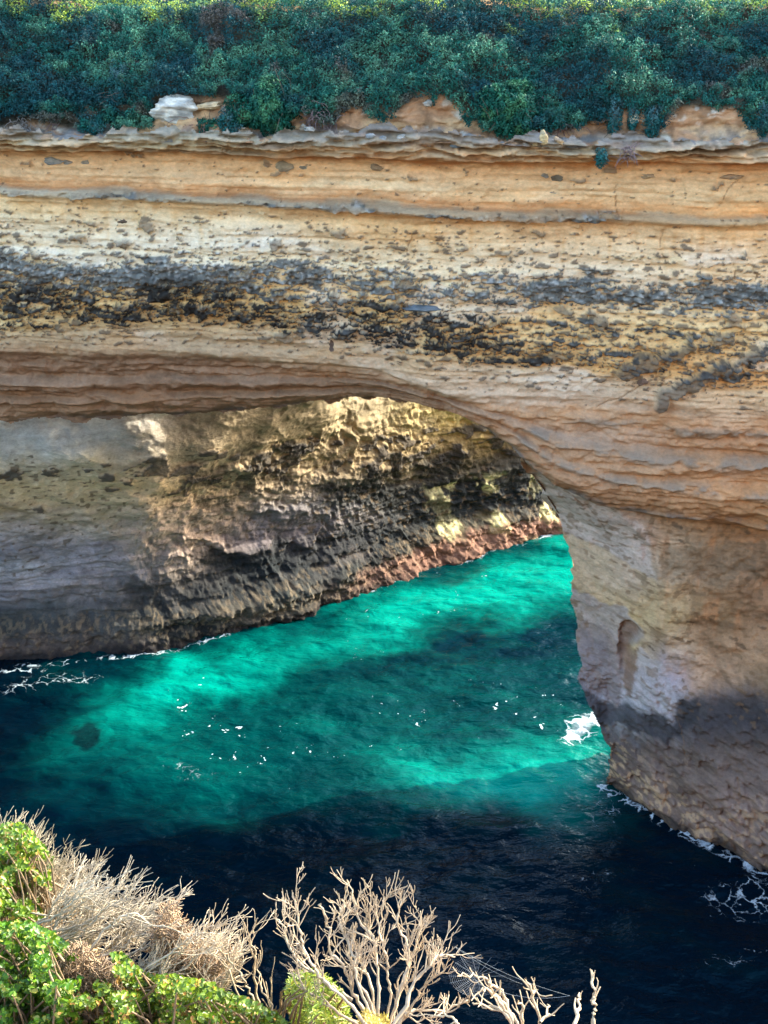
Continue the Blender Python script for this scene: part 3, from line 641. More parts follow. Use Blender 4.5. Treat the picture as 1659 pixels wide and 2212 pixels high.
    b2 = N(t, 'ShaderNodeBump'); b2.inputs['Distance'].default_value = .12; b2.inputs['Strength'].default_value = .55; t.links.new(n2.outputs[0], b2.inputs['Height'])
    t.links.new(b1.outputs[0], b2.inputs['Normal']); t.links.new(b2.outputs[0], b.inputs['Normal'])
    return m
def build_sea():
    xs = np.concatenate([-np.geomspace(3000, 24, 24), np.arange(-23, 24, .1), np.geomspace(24.5, 3000, 24)])
    ys = np.concatenate([-np.geomspace(3000, 3, 14), np.arange(2, 74, .1), np.geomspace(75, 3000, 24)])
    X, Y = np.meshgrid(xs, ys)
    near = (np.abs(X) < 24)*(Y > 2)*(Y < 74)
    Z = near*(.16*fbm(X*.30+Y*.1, Y*.5, 4, 401)+.03*fbm(X*1.6, Y*2.4, 3, 402))
    Yc = np.maximum(Y, 1.0)
    px, py = proj(X, Yc, Z*0)
    wx = px+45*fbm(X*.3, Y*.3, 4, 403)+14*fbm(X*1.4, Y*1.4, 3, 404); wy = py+30*fbm(X*.3+9, Y*.3, 4, 405)+9*fbm(X*1.4, Y*1.4, 3, 406)
    # shallow sand lightens the water: patches
    sh = 1.0*blob(wx, wy, 1080, 1260, 260, 62, -16)+.55*blob(wx, wy, 900, 1330, 240, 45, -14)
    sh = sh+1.0*blob(wx, wy, 440, 1465, 170, 48, -20)+.35*blob(wx, wy, 260, 1560, 120, 50, -20)
    sh = sh+.95*blob(wx, wy, 1190, 1660, 200, 65, -8)+.5*blob(wx, wy, 950, 1680, 160, 50, 5)
    sh = sh+.11*blob(wx, wy, 800, 1520, 520, 200, -14)
    sh = sh+.13*blob(wx, wy, 350, 1640, 200, 90, 0)
    dkp = .5*blob(wx, wy, 860, 1420, 230, 30, -10)+.4*blob(wx, wy, 1080, 1400, 150, 40, -12)+.5*blob(wx, wy, 600, 1360, 150, 20, -18)
    sh = np.clip(sh-dkp*.2, 0, 1.25)*(1+.30*fbm(X*.7+.3*Y, Y*1.5, 5, 407))+.07*sst(.1,.8,fbm(X*.35, Y*.6, 4, 423))
    deep_shade = np.array((0, .0036, .0085)); mid = np.array((0, .0110, .0175)); lite = np.array((.0, .20, .15))
    lit_basin = sst(1830, 1690, wy+25*fbm(X*.6, Y*.9, 4, 420))*sst(20, 260, wx+(wy-1450)*.15)  # depth tone plus sunlit pool and cliff shade put into the water colour
    far = sst(2000, 1700, wy)*.25
    body = np.clip(lit_basin+0*far, 0, 1)
    c = deep_shade*(1-body[..., None]) + mid*body[..., None]
    c = mix(c, lite, np.clip(sh, 0, 1)*np.clip(body+.15, 0, 1))
    rock = blob(px+10*fbm(X*2, Y*2, 3, 408), py, 190, 1592, 34, 34); c = mix(c, lin((4, 22, 28)), sst(.25, .6, rock)*.85)
    c = c*(1+.10*fbma(X*.5, Y*2, 4, 409)[..., None])
    # foam mask
    f = .55*sst(.12, .7, blob(wx, wy, 1250, 1580, 90, 34, -15)) + .66*blob(wx, wy, 1240, 1578, 95, 26, -12)
    wl = np.interp(px, np.concatenate([WLP[:, 0]]), WLP[:, 1])
    dwl = np.where(px > 1290, py-wl, 999); f = np.maximum(f, .95*np.exp(-(np.clip(dwl, -50, 500)/18.)**2))
    f = np.maximum(f, .78*blob(wx, wy, 1630, 1930, 130, 95, 0)); f = np.maximum(f, .66*blob(wx, wy, 1330, 1735, 100, 55, 25)); f = np.maximum(f, .60*blob(wx, wy, 1600, 2070, 150, 50, -15))
    f = np.maximum(f, .62*blob(wx, wy, 1480, 1868, 140, 16, 15))
    f = np.maximum(f, .60*blob(wx, wy, 400, 1650, 150, 40, 0)); f = np.maximum(f, .72*blob(wx, wy, 90, 1480, 220, 28, -8))
    f = np.maximum(f, .9*blob(px, py, 40, 1450, 110, 11, -3))
    wbl = np.interp(px, WB[:, 0], WB[:, 1]); dw = py-wbl
    f = np.maximum(f, np.interp(px, [0, 300, 600, 1200], [.7, .85, .9, .85])*(.8+.45*fbm(X*.8, Y*.8, 3, 421))*np.exp(-(np.clip(dw-3, -40, 300)/np.interp(px, [0, 600, 1000, 1200], [10, 9, 12, 14]))**2)*(px < 1240))
    f = np.maximum(f, .50*blob(px, py, 1060, 1210, 130, 22, -14)+.0)
    f = np.maximum(f, .40*sst(-.3, .6, fbm(X*.25, Y*.3, 3, 410))*blob(px, py, 800, 1500, 620, 190, -12))
    f = np.maximum(f, .55*sst(-.2, .6, fbm(X*.4, Y*.5, 3, 411))*blob(px, py, 1250, 1900, 300, 140, 10))
    f = np.maximum(f, .50*np.exp(-((np.hypot((px-1330), (py-1660)*1.2)-95-12*fbm(X, Y, 3, 422))/14)**2)*(px < 1330)*(py > 1590)*(py < 1760))
    f = np.where(near > 0, f, 0)
    clus = sst(-.1, .6, fbm(X*.8+Y*.2, Y*1.1, 4, 424))*sst(-.15, .35, fbm(X*3, Y*3.5, 3, 425))
    fk = (.75*blob(px, py, 480, 1590, 190, 60, 20)+.6*blob(px, py, 900, 1560, 330, 90, -8)+.55*blob(px, py, 640, 1420, 300, 60, -18)+.5*blob(px, py, 1150, 1560, 130, 70, 0)+.45*blob(px, py, 1000, 1260, 220, 70, -15))*clus*(near > 0)  # foam flecks plus sun glints painted as white dots
    V = np.stack([X, Y, Z], -1).reshape(-1, 3)
    c = np.where((near > 0)[..., None], c, mid)
    o = mesh_obj('sea', V, grid_faces(*X.shape), water_mat(), np.clip(c, 0, .8).reshape(-1, 3), attrs={'foam': f, 'glint_fleck': fk})
    tag(o, kind='structure')
build_sea()
#@@VEG
# ------------------------------------------------------------ leaf cloud helper
def leaves(P, Nrm, L, W, C, shape='quad', rng=RNG, droop=None):
    """P centres (n,3), Nrm preferred normals, L, W sizes, C colours (n,3) -> V, F, col"""
    n = len(P); Nrm = Nrm/np.linalg.norm(Nrm, axis=1, keepdims=True)
    r = rng.normal(size=(n, 3)); 
    if droop is not None: r = r*.5+droop
    T = r - (r*Nrm).sum(1, keepdims=True)*Nrm; T /= np.linalg.norm(T, axis=1, keepdims=True)+1e-9
    B = np.cross(Nrm, T); L = np.broadcast_to(L, n)[:, None]; W = np.broadcast_to(W, n)[:, None]
    if shape == 'quad':
        V = np.stack([P-T*L*.5, P+B*W*.5+Nrm*W*.12, P+T*L*.5, P-B*W*.5+Nrm*W*.12], 1)
        F = np.arange(n*4).reshape(n, 4); k = 4
    else:   # obovate leaf with a slight fold, 8 verts: 6 quads-> use 4 quads
        m0 = P-T*L*.5; m1 = P-T*L*.05; m2 = P+T*L*.3; m3 = P+T*L*.5
        e = Nrm*W*.18
        a1 = m1+B*W*.36+e; b1 = m1-B*W*.36+e; a2 = m2+B*W*.5+e; b2 = m2-B*W*.5+e
        a3 = m3+B*W*.18+e*.4; b3 = m3-B*W*.18+e*.4
        V = np.stack([m0, m1, m2, m3, a1, a2, a3, b1, b2, b3], 1); k = 10
        base = (np.arange(n)*10)[:, None, None]
        f = np.array([[0, 1, 5, 4], [1, 2, 6, 5], [0, 7, 8, 1], [1, 8, 9, 2]])
        f = np.array([[0, 4, 5, 1], [1, 5, 6, 2], [2, 6, 3, 2], [0, 1, 8, 7], [1, 2, 9, 8]])
        f = np.array([[0, 1, 5, 4], [1, 2, 6, 5], [0, 7, 8, 1], [1, 8, 9, 2], [2, 9, 3, 6]])
        F = (base+f[None]).reshape(-1, 4)
    return V.reshape(-1, 3), F, np.repeat(C, k, axis=0)
# ------------------------------------------------------------ scrub covering the slope
def build_scrub():
    n = 480000
    x = RNG.uniform(-19, 19, n); t = .2+10.8*RNG.random(n)**1.25; lay = RNG.random(n)
    Y, Z = slope_pt(x, t)
    hh = .18+.38*np.clip(fbm(x*.55, t*.55, 4, 501)+.35, 0, 1.2)+.22*np.clip(fbm(x*1.7, t*1.7, 3, 502)+.2, 0, 1)+.22*np.abs(fbm(x*3.2, t*3.2, 2, 503))
    off = hh*(1-.55*lay**1.6)
    Y = Y-off*.62; Z = Z+off*.78
    px, py = proj(x, Y, Z)
    lim = np.interp(px, SCR_X, SCR_Y)+22*fbm(x*1.2, x*0, 3, 504)+14*fbm(x*4, x*0+4, 3, 514)
    k = (py < lim) & ~((fbm(x*3.2+7, t*3.2, 3, 512) < -.25) & (lay < .55))
    gap = fbm(x*.8+9, t*.8, 4, 505) > .8; k &= ~(gap & (RNG.random(n) < .55))
    k &= ~ingrid(px, py, [[(330, 205), (420, 200), (480, 215), (500, 245), (480, 270), (330, 270)], [(560-5, 0), (560, 0), (560, 1)]])
    k &= py > -40
    x, t, Y, Z, lay, px, py = [a[k] for a in (x, t, Y, Z, lay, px, py)]; n = len(x)
    P = np.stack([x, Y, Z], -1)+RNG.normal(size=(n, 3))*.03
    Nn = np.array([0, -.75, .65])+RNG.normal(size=(n, 3))*.62
    cl = fbm(x*.6, t*.6, 3, 506); c2 = fbm(x*2.5, t*2.5, 2, 507)
    C = mix(np.tile(lin((20, 86, 72)), (n, 1)), lin((74, 126, 98)), sst(.0, .8, c2+.5*cl))
    C = mix(C, lin((10, 66, 68)), sst(.2, -.7, cl))
    dry = sst(.75, 1.0, fbm(x*.9+31, t*.9, 4, 508)+np.exp(-((py-lim[k]+8)/16)**2)*.42)
    C = mix(C, lin((92, 80, 70)), dry*.7)
    sun_tip = sst(5.6, 6.6, t+.8*fbm(x*.8, t, 3, 509))*(RNG.random(n) < .55)*sst(.0, .4, fbm(x*1.3+3, t*1.5, 4, 510)+.2); C = mix(C, lin((158, 178, 70)), sun_tip)  # yellow-green crest leaves: sunlight on the tips put into their colour
    C = C*(.45+.95*RNG.random((n, 1))**1.3)*(1+.35*fbm(x*5, t*5, 2, 511)[:, None])
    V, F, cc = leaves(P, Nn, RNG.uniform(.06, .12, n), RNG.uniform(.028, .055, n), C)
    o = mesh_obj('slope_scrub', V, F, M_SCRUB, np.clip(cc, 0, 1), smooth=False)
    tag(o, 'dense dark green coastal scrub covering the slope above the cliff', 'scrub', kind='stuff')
build_scrub()
def tubes(lines, k=5):
    """lines: list of (pts (m,3), radii (m,)) -> V,F"""
    Vs = []; Fs = []; base = 0
    a = np.arange(k)*2*math.pi/k
    for pts, r in lines:
        pts = np.asarray(pts, float); r = np.asarray(r, float); m = len(pts)
        T = np.gradient(pts, axis=0); T /= np.linalg.norm(T, axis=1, keepdims=True)+1e-9
        ref = np.array([.31, .84, .44]); U = np.cross(T, ref); U /= np.linalg.norm(U, axis=1, keepdims=True)+1e-9
        W = np.cross(T, U)
        ring = pts[:, None, :]+r[:, None, None]*(np.cos(a)[None, :, None]*U[:, None, :]+np.sin(a)[None, :, None]*W[:, None, :])
        V = ring.reshape(-1, 3); i = np.arange(m*k).reshape(m, k)+base
        j = np.roll(i, -1, axis=1)
        Fs.append(np.stack([i[:-1], j[:-1], j[1:], i[1:]], -1).reshape(-1, 4)); Vs.append(V); base += m*k
    return np.concatenate(Vs), np.concatenate(Fs)
def twig_cols(V, tone=(196, 178, 150), var=.3, seed=0):
    n = vn(V[:, 0]*30, V[:, 2]*30+V[:, 1]*20, seed)
    c = np.tile(lin(tone), (len(V), 1))*(1-var+1.4*var*n[:, None])
    return c
FW = np.array([0, cP, -sP]); UPS = np.array([0, sP, cP]); RT = np.array([1.0, 0, 0])
def PD(px, py, dep):
    dx, dy, dz = raydir(px, py); return CAM+np.stack([dx*dep, dy*dep, dz*dep], -1)
# ---------- bushes, creepers and dead bushes along the slope's lower edge
BUSH = [
 # px, py, half width px, half height px, kind, label
 (578, 236, 78, 52, 'green', 'round dark green bush overhanging the cliff rim right of the pale boulders'),
 (1098, 236, 68, 52, 'green', 'dark green bush hanging to the rim right of the bare orange hollow'),
 (452, 284, 32, 17, 'green', 'small low green bush on the rim just below the pale boulders'),
 (1408, 262, 20, 36, 'creep', 'narrow blue green creeper hanging down left of the bare orange bank'),
 (1326, 250, 17, 44, 'creep', 'tall thin creeper hanging beside the brown gully on the right'),
 (1297, 338, 13, 20, 'creep', 'small dark tuft hanging on the rock below the rim ledge'),
 (1358, 322, 12, 26, 'dead', 'small grey brown tuft trailing over the rim ledge beside the green tuft'),
 (1366, 250, 12, 30, 'creep', 'middle one of three creepers hanging in the gully on the right'),
 (1646, 262, 22, 40, 'creep', 'grey green creeper hanging at the right edge of the photo'),
 (265, 205, 22, 62, 'creep', 'bright teal creeper trailing down the slope on the left'),
 (205, 268, 40, 28, 'creep', 'low teal bush on the rim at the foot of the left slope'),
 (500, 262, 32, 32, 'creep', 'grey green bush between the boulders and the round dark bush'),
 (696, 240, 42, 48, 'dead', 'dead grey brown bush right of the round dark green bush'),
 (1216, 268, 34, 26, 'dead', 'reddish brown dead bush drooping over the rim on the right'),
 (52, 262, 36, 22, 'dead', 'brown dead bush drooping over the rim at the far left'),
 (122, 262, 14, 20, 'dead', 'small brown dead tuft on the rim near the far left'),
 (420, 268, 38, 30, 'dead', 'tangled pale grey dead bush spilling over the rim below the boulders'),
 (1090, 262, 14, 18, 'dead', 'small dead tuft at the foot of the dark green bush'),
 (1160, 215, 26, 18, 'dead', 'patch of brown dead twigs in the scrub above the reddish bush'),
 (300, 85, 20, 16, 'dead', 'mauve dead twigs high in the scrub on the left'),
 (292, 135, 10, 18, 'dead', 'pale bare twigs in a gap above the teal creeper'),
 (1125, 40, 26, 16, 'dead', 'dark dead branches near the top of the scrub'),
 (590, 268+12, 16, 10, 'creep', 'small leafy tuft on the rim below the round dark bush')]
def surf_at(px, py):
    """point on slope / face seen at a photo position"""
    ts = np.linspace(-.2, 7.5, 400)
    dx, dy, dz = raydir(px, py)
    best = None
    X, Y, Z = on_y(px, py, 41.0)
    for _ in range(4):
        y, z = slope_pt(np.full(400, X), ts); a, b = proj(np.full(400, X), y, z)
        i = int(np.argmin(np.abs(b-py))); X, _y, _z = on_y(px, py, y[i])
    if abs(b[i]-py) > 6:
        Y = Yf(X)-.9; X, Y, Z = on_y(px, py, Y); return np.array([X, Y, Z])
    return np.array([X, y[i], z[i]])
for bi, (px, py, hw, hh, kind, lab) in enumerate(BUSH):
    rng = np.random.default_rng(100+bi)
    c0 = surf_at(px, min(py, 272)); m = 1.0/42.0*0.0+0.0
    sc = (2*TH/PW)*math.hypot(c0[1], c0[2]-30)           # metres per display px there
    if py > 290: c0 = np.array(on_y(px, py, float(Yf(c0[0]))-1.1)).astype(float)
    rx, rz, ry = hw*sc, hh*sc, min(hw, hh)*sc*.75+.1
    base = c0+np.array([0, 0, -rz])
    root = empty({'green': 'bush', 'creep': 'creeper', 'dead': 'dead_bush'}[kind], base, lab, {'green': 'bush', 'creep': 'creeper', 'dead': 'dead bush'}[kind], {'green': 'green bushes on the cliff rim', 'creep': 'creepers hanging over the rim', 'dead': 'dead bushes in the scrub'}[kind])
    n = int(np.clip(9000*rx*rz/.6, 500, 14000)) if kind != 'dead' else 0
    if n:
        u = rng.normal(size=(n, 3)); u /= np.linalg.norm(u, axis=1, keepdims=True)
        lump = 1+.28*fbm(u[:, 0]*2+bi, u[:, 2]*2+u[:, 1], 3, 520+bi)+.10*fbm(u[:, 0]*6, u[:, 2]*6+bi, 2, 540)
        r = (rng.random(n)**.22)*lump
        P = u*r[:, None]*np.array([rx, ry, rz])+np.array([0, -.12, rz]); k = P[:, 1] < ry*.8; P = P[k]; u = u[k]; n = len(P)
        if kind == 'creep': P[:, 2] -= .05*rng.random(n); 
        C = np.tile(lin((16, 84, 66) if kind == 'green' else (30, 96, 92)), (n, 1))
        C = mix(C, lin((62, 118, 80) if kind == 'green' else (70, 104, 104)), sst(-.2, .7, fbm(P[:, 0]*3, P[:, 2]*3, 3, 530)))*(.6+.7*rng.random((n, 1)))
        q_ = 1.0 if kind == 'green' else .7
        V, F, cc = leaves(P, u+rng.normal(size=(n, 3))*.6+np.array([0, 0, .4]), rng.uniform(.07, .13, n)*q_, rng.uniform(.035, .06, n)*q_, C, rng=rng)
        mesh_obj('foliage', V, F, M_SCRUB, np.clip(cc, 0, 1), smooth=False, parent=root)
    lines = []
    nb = 14 if kind != 'dead' else int(np.clip(60*rx*rz/.3, 40, 260))
    for i in range(nb):
        a = rng.uniform(0, 2*math.pi); el = rng.uniform(-.3, 1.2); p = np.array([rng.normal()*rx*.35, rng.normal()*ry*.3, rz*rng.uniform(.2, 1.2)])
        d = np.array([math.cos(a)*1.0, -abs(math.sin(a)), rng.uniform(-.3, 1.2)]); pts = [p.copy()]
        for s_ in range(7):
            d = d+rng.normal(size=3)*.28+np.array([0, 0, -.22 if kind == 'dead' else 0]); d /= np.linalg.norm(d); p = p+d*max(rx, rz)*.16; pts.append(p.copy())
        lines.append((pts, np.linspace(.016, .006, 8)*(1 if kind == 'dead' else .9)))
    V, F = tubes(lines, 4)
    tone = {'dead': [(132, 112, 108), (128, 96, 84), (150, 142, 134)][bi % 3]}.get(kind, (96, 84, 72))
    mesh_obj('branches' if kind == 'dead' else 'stems', V, F, M_TWIG, twig_cols(V, tone, .3, bi), parent=root)
# ---------- loose rocks
import bmesh
def rock_obj(name, px, py, dims, label, group, col, seed, base=None, rot=0, strat=1.0):
    bm = bmesh.new(); bmesh.ops.create_icosphere(bm, subdivisions=5, radius=1.0)
    V = np.array([v.co[:] for v in bm.verts]); F = np.array([[l.index for l in f.verts] for f in bm.faces]); bm.free()
    n = V/np.linalg.norm(V, axis=1, keepdims=True)
    # angular: push towards a few random planes
    rg = np.random.default_rng(seed)
    for _ in range(11):
        pn = rg.normal(size=3); pn /= np.linalg.norm(pn); d = rg.uniform(.55, .85); dist = V@pn-d
        V = V-np.outer(np.clip(dist, 0, None), pn)
    lay = fbma(V[:, 0]*.4+seed, V[:, 2]*4+seed, 3, seed, .6)
    V = V*(1+strat*.12*lay[:, None]*np.array([1, 1, 0])) + n*(.10*fbm(V[:, 0]*2+seed, V[:, 2]*2+V[:, 1]*1.7, 4, seed+1))[:, None]+n*(.03*fbm(V[:, 0]*9, V[:, 2]*9+V[:, 1]*7, 2, seed+2))[:, None]
    V = V*np.array(dims)
    c, s_ = math.cos(rot), math.sin(rot); V = np.stack([V[:, 0]*c-V[:, 2]*s_, V[:, 1], V[:, 0]*s_+V[:, 2]*c], -1)
    V[:, 2] -= V[:, 2].min()*.85
    C = np.tile(lin(col), (len(V), 1))*(.75+.5*vn(V[:, 0]*7, V[:, 2]*12+V[:, 1]*5, seed)[:, None])
    C = mix(C, lin((120, 124, 122)), sst(.45, .75, vn(V[:, 0]*3+5, V[:, 2]*6, seed+4))*.6)
    o = mesh_obj(name, V, F, M_SOIL, np.clip(C, 0, .8)); o.location = base
    tag(o, label, 'rock', group); return o
ROCKS = [
 (374, 250, (.80, .5, .52), 'large pale layered boulder sticking out of the scrub on the left', (214, 208, 190), -.12),
 (455, 232, (.50, .3, .14), 'pale sandy boulder behind the grey dead bush', (200, 175, 135), .1),
 (1176, 306, (.15, .13, .24), 'small upright pale rock standing on the grey rim ledge', (205, 180, 130), .15),
 (1155, 314, (.10, .08, .07), 'small pale rock at the foot of the upright rock', (200, 175, 130), 0),
 (1206, 310, (.20, .12, .09), 'flat tan slab leaning on the ledge right of the upright rock', (180, 150, 110), -.5),
 (870, 300, (.22, .15, .10), 'pale grey rock on the ledge below the orange hollow', (190, 186, 176), 0),
 (800, 297, (.17, .12, .09), 'grey rounded rock on the ledge left of the pale one below the hollow', (165, 165, 160), .2),
 (826, 301, (.13, .10, .07), 'small grey rock between two others on the ledge below the hollow', (150, 152, 148), 0),
 (985, 318, (.22, .14, .07), 'blue grey slab lying on the rim ledge below the dark bush', (120, 128, 130), .1),
 (1368, 262, (.16, .12, .18), 'pale rock showing between the hanging creepers in the gully', (205, 190, 160), .2),
 (760, 222, (.09, .08, .13), 'small white rock at the scrub edge above the orange hollow', (210, 205, 190), .1),
 (925, 226, (.20, .15, .12), 'pale grey rock embedded at the top of the orange hollow', (190, 180, 160), 0),
 (120, 346, (.36, .22, .15), 'large grey rounded nodule sticking out under the rim at far left', (150, 146, 132), 0),
 (147, 348, (.20, .15, .10), 'smaller rounded nodule touching the large one at far left', (152, 145, 130), 0),
 (184, 348, (.16, .13, .12), 'third rounded nodule under the rim at far left', (160, 150, 128), 0),
 (613, 355, (.36, .25, .22), 'large rough nodule sticking out under the rim below the round bush', (158, 142, 112), 0),
 (578, 352, (.20, .15, .15), 'brown nodule left of the largest nodule under the rim', (165, 138, 104), 0),
 (656, 360, (.17, .13, .08), 'small grey nodule right of the largest nodule under the rim', (140, 132, 112), 0),
 (812, 360, (.22, .16, .14), 'brown nodule under the rim below the orange hollow', (150, 128, 98), -.1),
 (1208, 382, (.26, .18, .14), 'dark lumpy nodule under the rim left of the pale egg shaped one', (122, 112, 92), 0),
 (1178, 378, (.16, .12, .10), 'small nodule just left of the dark lumpy one', (150, 132, 104), 0),
 (1398, 378, (.27, .18, .13), 'smooth pale egg shaped nodule under the rim on the right', (178, 152, 116), 0),
 (1580, 380, (.46, .22, .10), 'long flat tan nodule at the head of a crack on the right', (172, 140, 104), .08),
 (1198, 415, (.18, .12, .06), 'small flat grey flake above the second ledge', (150, 148, 134), 0),
 (265, 478, (.17, .12, .10), 'dark nodule high in the cream band on the left', (108, 92, 76), 0),
 (716, 738, (.12, .10, .34), 'upright spindle shaped nodule below the black crust', (112, 96, 84), .05),
 (1388, 822, (.20, .14, .18), 'round brown nodule left of the slanting ridge foot', (128, 104, 86), 0),
 (912, 660, (.75, .28, .16), 'smooth long blue grey slab stuck in the sandy face', (112, 124, 130), -.03),
 (668, 282, (.25, .2, .09), 'grey flat rock on the rim below the dead grey brown bush', (160, 155, 140), 0),
 (1245, 322, (.22, .15, .08), 'grey brown slab on the ledge left of the small hanging tuft', (150, 138, 120), 0)]
for i, (px, py, dims, lab, col, rot) in enumerate(ROCKS):
    if py < 275: b = surf_at(px, py); b = b+np.array([0, -.15, -dims[2]*.4])
    else:
        X, Y, Z = on_y(px, py, 40.0)
        for _ in range(5): Y = face_y(X, Z)+(-.02 if py < 325 else .06); X, Y, Z = on_y(px, py, Y)
        b = np.array([float(X), float(Y), float(Z)-dims[2]*(.9 if py > 325 else .3)])
    rock_obj('boulder' if dims[0] > .45 else ('nodule' if py > 330 else 'rock'), px, py, dims, lab, 'rocks on the rim and face', tuple(min(255, v) for v in col), 700+i*3, b, rot)
# ------------------------------------------------------------ near cliff edge we stand on
def build_near():
    ex_, ey_, _ = on_z(np.array([-900, -300, 0, 120, 250, 400, 520, 650, 800, 1000, 1300, 2400], float), np.array([1800, 1860, 1925, 2000, 2090, 2160, 2200, 2260, 2300, 2320, 2330, 2330], float), 27.0)
    xs = np.concatenate([np.arange(-40, -3, 1.0), np.arange(-3, 3, .05), np.arange(3, 40, 1.0)]); V = []
    us = np.concatenate([np.linspace(-1, 1, 60), np.linspace(1.02, 2, 40)])
    X, U = np.meshgrid(xs, us); E = np.interp(X, ex_, ey_)
    Y = np.where(U < -.5, -.5+(U+.5)*60, np.where(U <= 1, (U+.5)/1.5*(E+.5)-.5, E+(U-1)*1.0))
    Z = np.where(U <= 1, 28.4-1.4*np.clip((Y-.3)/(E-.3), 0, 1)**1.2, 27.0-(U-1)*28)
    Z = Z+.05*fbm(X*3, Y*3, 4, 601); Y = Y+np.where(U > 1, .3*fbm(X*.8, Z*.8, 4, 602), 0)
    c = mix(np.tile(lin((110, 84, 58)), X.shape+(1,)).reshape(X.shape+(3,)), lin((165, 135, 95)), sst(0, .6, fbm(X*4, Y*4+Z, 4, 603)))
    o = mesh_obj('near_cliff_edge', np.stack([X, Y, Z], -1).reshape(-1, 3), grid_faces(*X.shape), M_SOIL, c.reshape(-1, 3)); tag(o, kind='structure')
build_near()
# ------------------------------------------------------------ foreground shrubs
def path(pts, dep, rng, r0, r1, sub=7, wob=.006):
    """display polyline -> smooth wobbly 3D tube line; dep scalar or list"""
    pts = np.asarray(pts, float); m = len(pts); dep = np.broadcast_to(dep, m) if np.ndim(dep) == 0 else np.asarray(dep, float)
    u = np.linspace(0, m-1, (m-1)*sub+1); i = np.clip(np.floor(u).astype(int), 0, m-2); f = (u-i)[:, None]
    A = np.concatenate([pts, np.asarray(dep)[:, None]], 1); p0 = A[np.clip(i-1, 0, m-1)]; p1 = A[i]; p2 = A[i+1]; p3 = A[np.clip(i+2, 0, m-1)]
    Q = .5*((2*p1)+(-p0+p2)*f+(2*p0-5*p1+4*p2-p3)*f*f+(-p0+3*p1-3*p2+p3)*f**3)
    P = PD(Q[:, 0], Q[:, 1], Q[:, 2]) + np.cumsum(rng.normal(size=(len(Q), 3))*wob*.5, axis=0)*np.minimum(1, np.linspace(0, 3, len(Q)))[:, None]
    P = P + rng.normal(size=P.shape)*wob*.25
    r = np.linspace(r0, r1, len(P))*(1+.18*rng.normal(size=len(P)).clip(-1, 1))
    return P, r
def sprout(line, rng, n, ln, out, lvl=2, rr=.5, up=(0, .1, 1.0), t0=.25, spread=.9):
    P, r = line; m = len(P)
    for _ in range(n):
        i = int(rng.uniform(t0, 1)*(m-2)); d = P[min(i+2, m-1)]-P[i]; d /= np.linalg.norm(d)+1e-9
        side = np.cross(d, rng.normal(size=3)); side /= np.linalg.norm(side)+1e-9
        v = d+side*spread; v /= np.linalg.norm(v); L = ln*rng.uniform(.45, 1.25); k = 6; p = P[i].copy(); pts = [p.copy()]; up_ = np.array(up)
        for s_ in range(k):
            v = v+rng.normal(size=3)*.16+up_*.14; v /= np.linalg.norm(v); p = p+v*L/k; pts.append(p.copy())
        r_ = r[i]*rr*rng.uniform(.8, 1.2); nl = (np.array(pts), np.linspace(r_, max(r_*.45, .0009), k+1)); nl[1][-1] *= 1.25
        out.append(nl)
        if lvl > 1: sprout(nl, rng, rng.integers(1, 4), ln*.55, out, lvl-1, .75, up, .2, spread)
def dead_shrub(name, stems0, dep, label, group, seed, r0=.009, ns=7, ln=.13, tone=(205, 188, 162), lvl=2, thin=1.0, base=None, up=(0, .1, 1.0), spread=.9):
    rng = np.random.default_rng(seed); main = []; tw = []; dy = {11: 12, 21: 30, 22: 30, 23: 24}.get(seed, 0)
    stems = [[(a_, b_+dy*(i_ > 0)) for i_, (a_, b_) in enumerate(st_)] for st_ in stems0]
    for k, st in enumerate(stems):
        d = dep+rng.uniform(-.12, .12); m = len(st); deps = d+np.linspace(0, rng.uniform(-.1, .15), m)
        l = path(st, deps, rng, r0*rng.uniform(.75, 1.1), r0*.36); main.append(l)
        sprout(l, rng, ns, ln, tw, lvl, .62, up, .3, spread)
    b = PD(*base, dep) if base is not None else PD(stems[0][0][0], stems[0][0][1], dep)
    root = empty(name, b, label, 'dead shrub', group)
    if lvl == 1: main = main+tw; tw = []
    V, F = tubes(main, 6); mesh_obj('stems', V-b, F, M_TWIG, twig_cols(V, tone, .28, seed), parent=root)
    if tw:
        V, F = tubes(tw, 4); mesh_obj('twigs', V-b, F, M_TWIG, twig_cols(V, tuple(int(v*.97) for v in tone), .3, seed+1), parent=root)
    return root
CEN = [[(800,2230),(745,2140),(700,2090),(665,2040),(640,1985),(625,1910)], [(760,2160),(700,2110),(640,2080),(605,2010),(585,1975)],
 [(805,2230),(770,2150),(740,2080),(720,2020),(700,1960),(685,1905)], [(810,2230),(790,2130),(770,2050),(745,1990),(735,1965)],
 [(815,2230),(820,2120),(815,2040),(790,1970),(775,1885)], [(830,2230),(850,2120),(850,2050),(835,1990),(840,1930)],
 [(835,2230),(870,2130),(890,2060),(872,2000),(876,1932)], [(840,2230),(890,2140),(925,2085),(950,2052),(985,2046)],
 [(845,2230),(880,2172),(950,2166),(1006,2140)], [(830,2230),(862,2150),(900,2050),(915,1972)], [(812,2230),(800,2120),(760,2070),(752,1990),(768,1900)], [(800,2230),(720,2170),(650,2120),(618,2050)],
 [(820,2230),(800,2150),(780,2080),(800,1990),(812,1930)], [(842,2230),(860,2190),(900,2120),(960,2075)]]
dead_shrub('bare_shrub', CEN, 3.0, 'bare leafless shrub with upright pale forked twigs at the bottom centre', 'bare shrubs on the near cliff edge', 11, .0049, 11, .085, lvl=3, tone=(186, 168, 140), spread=.75)
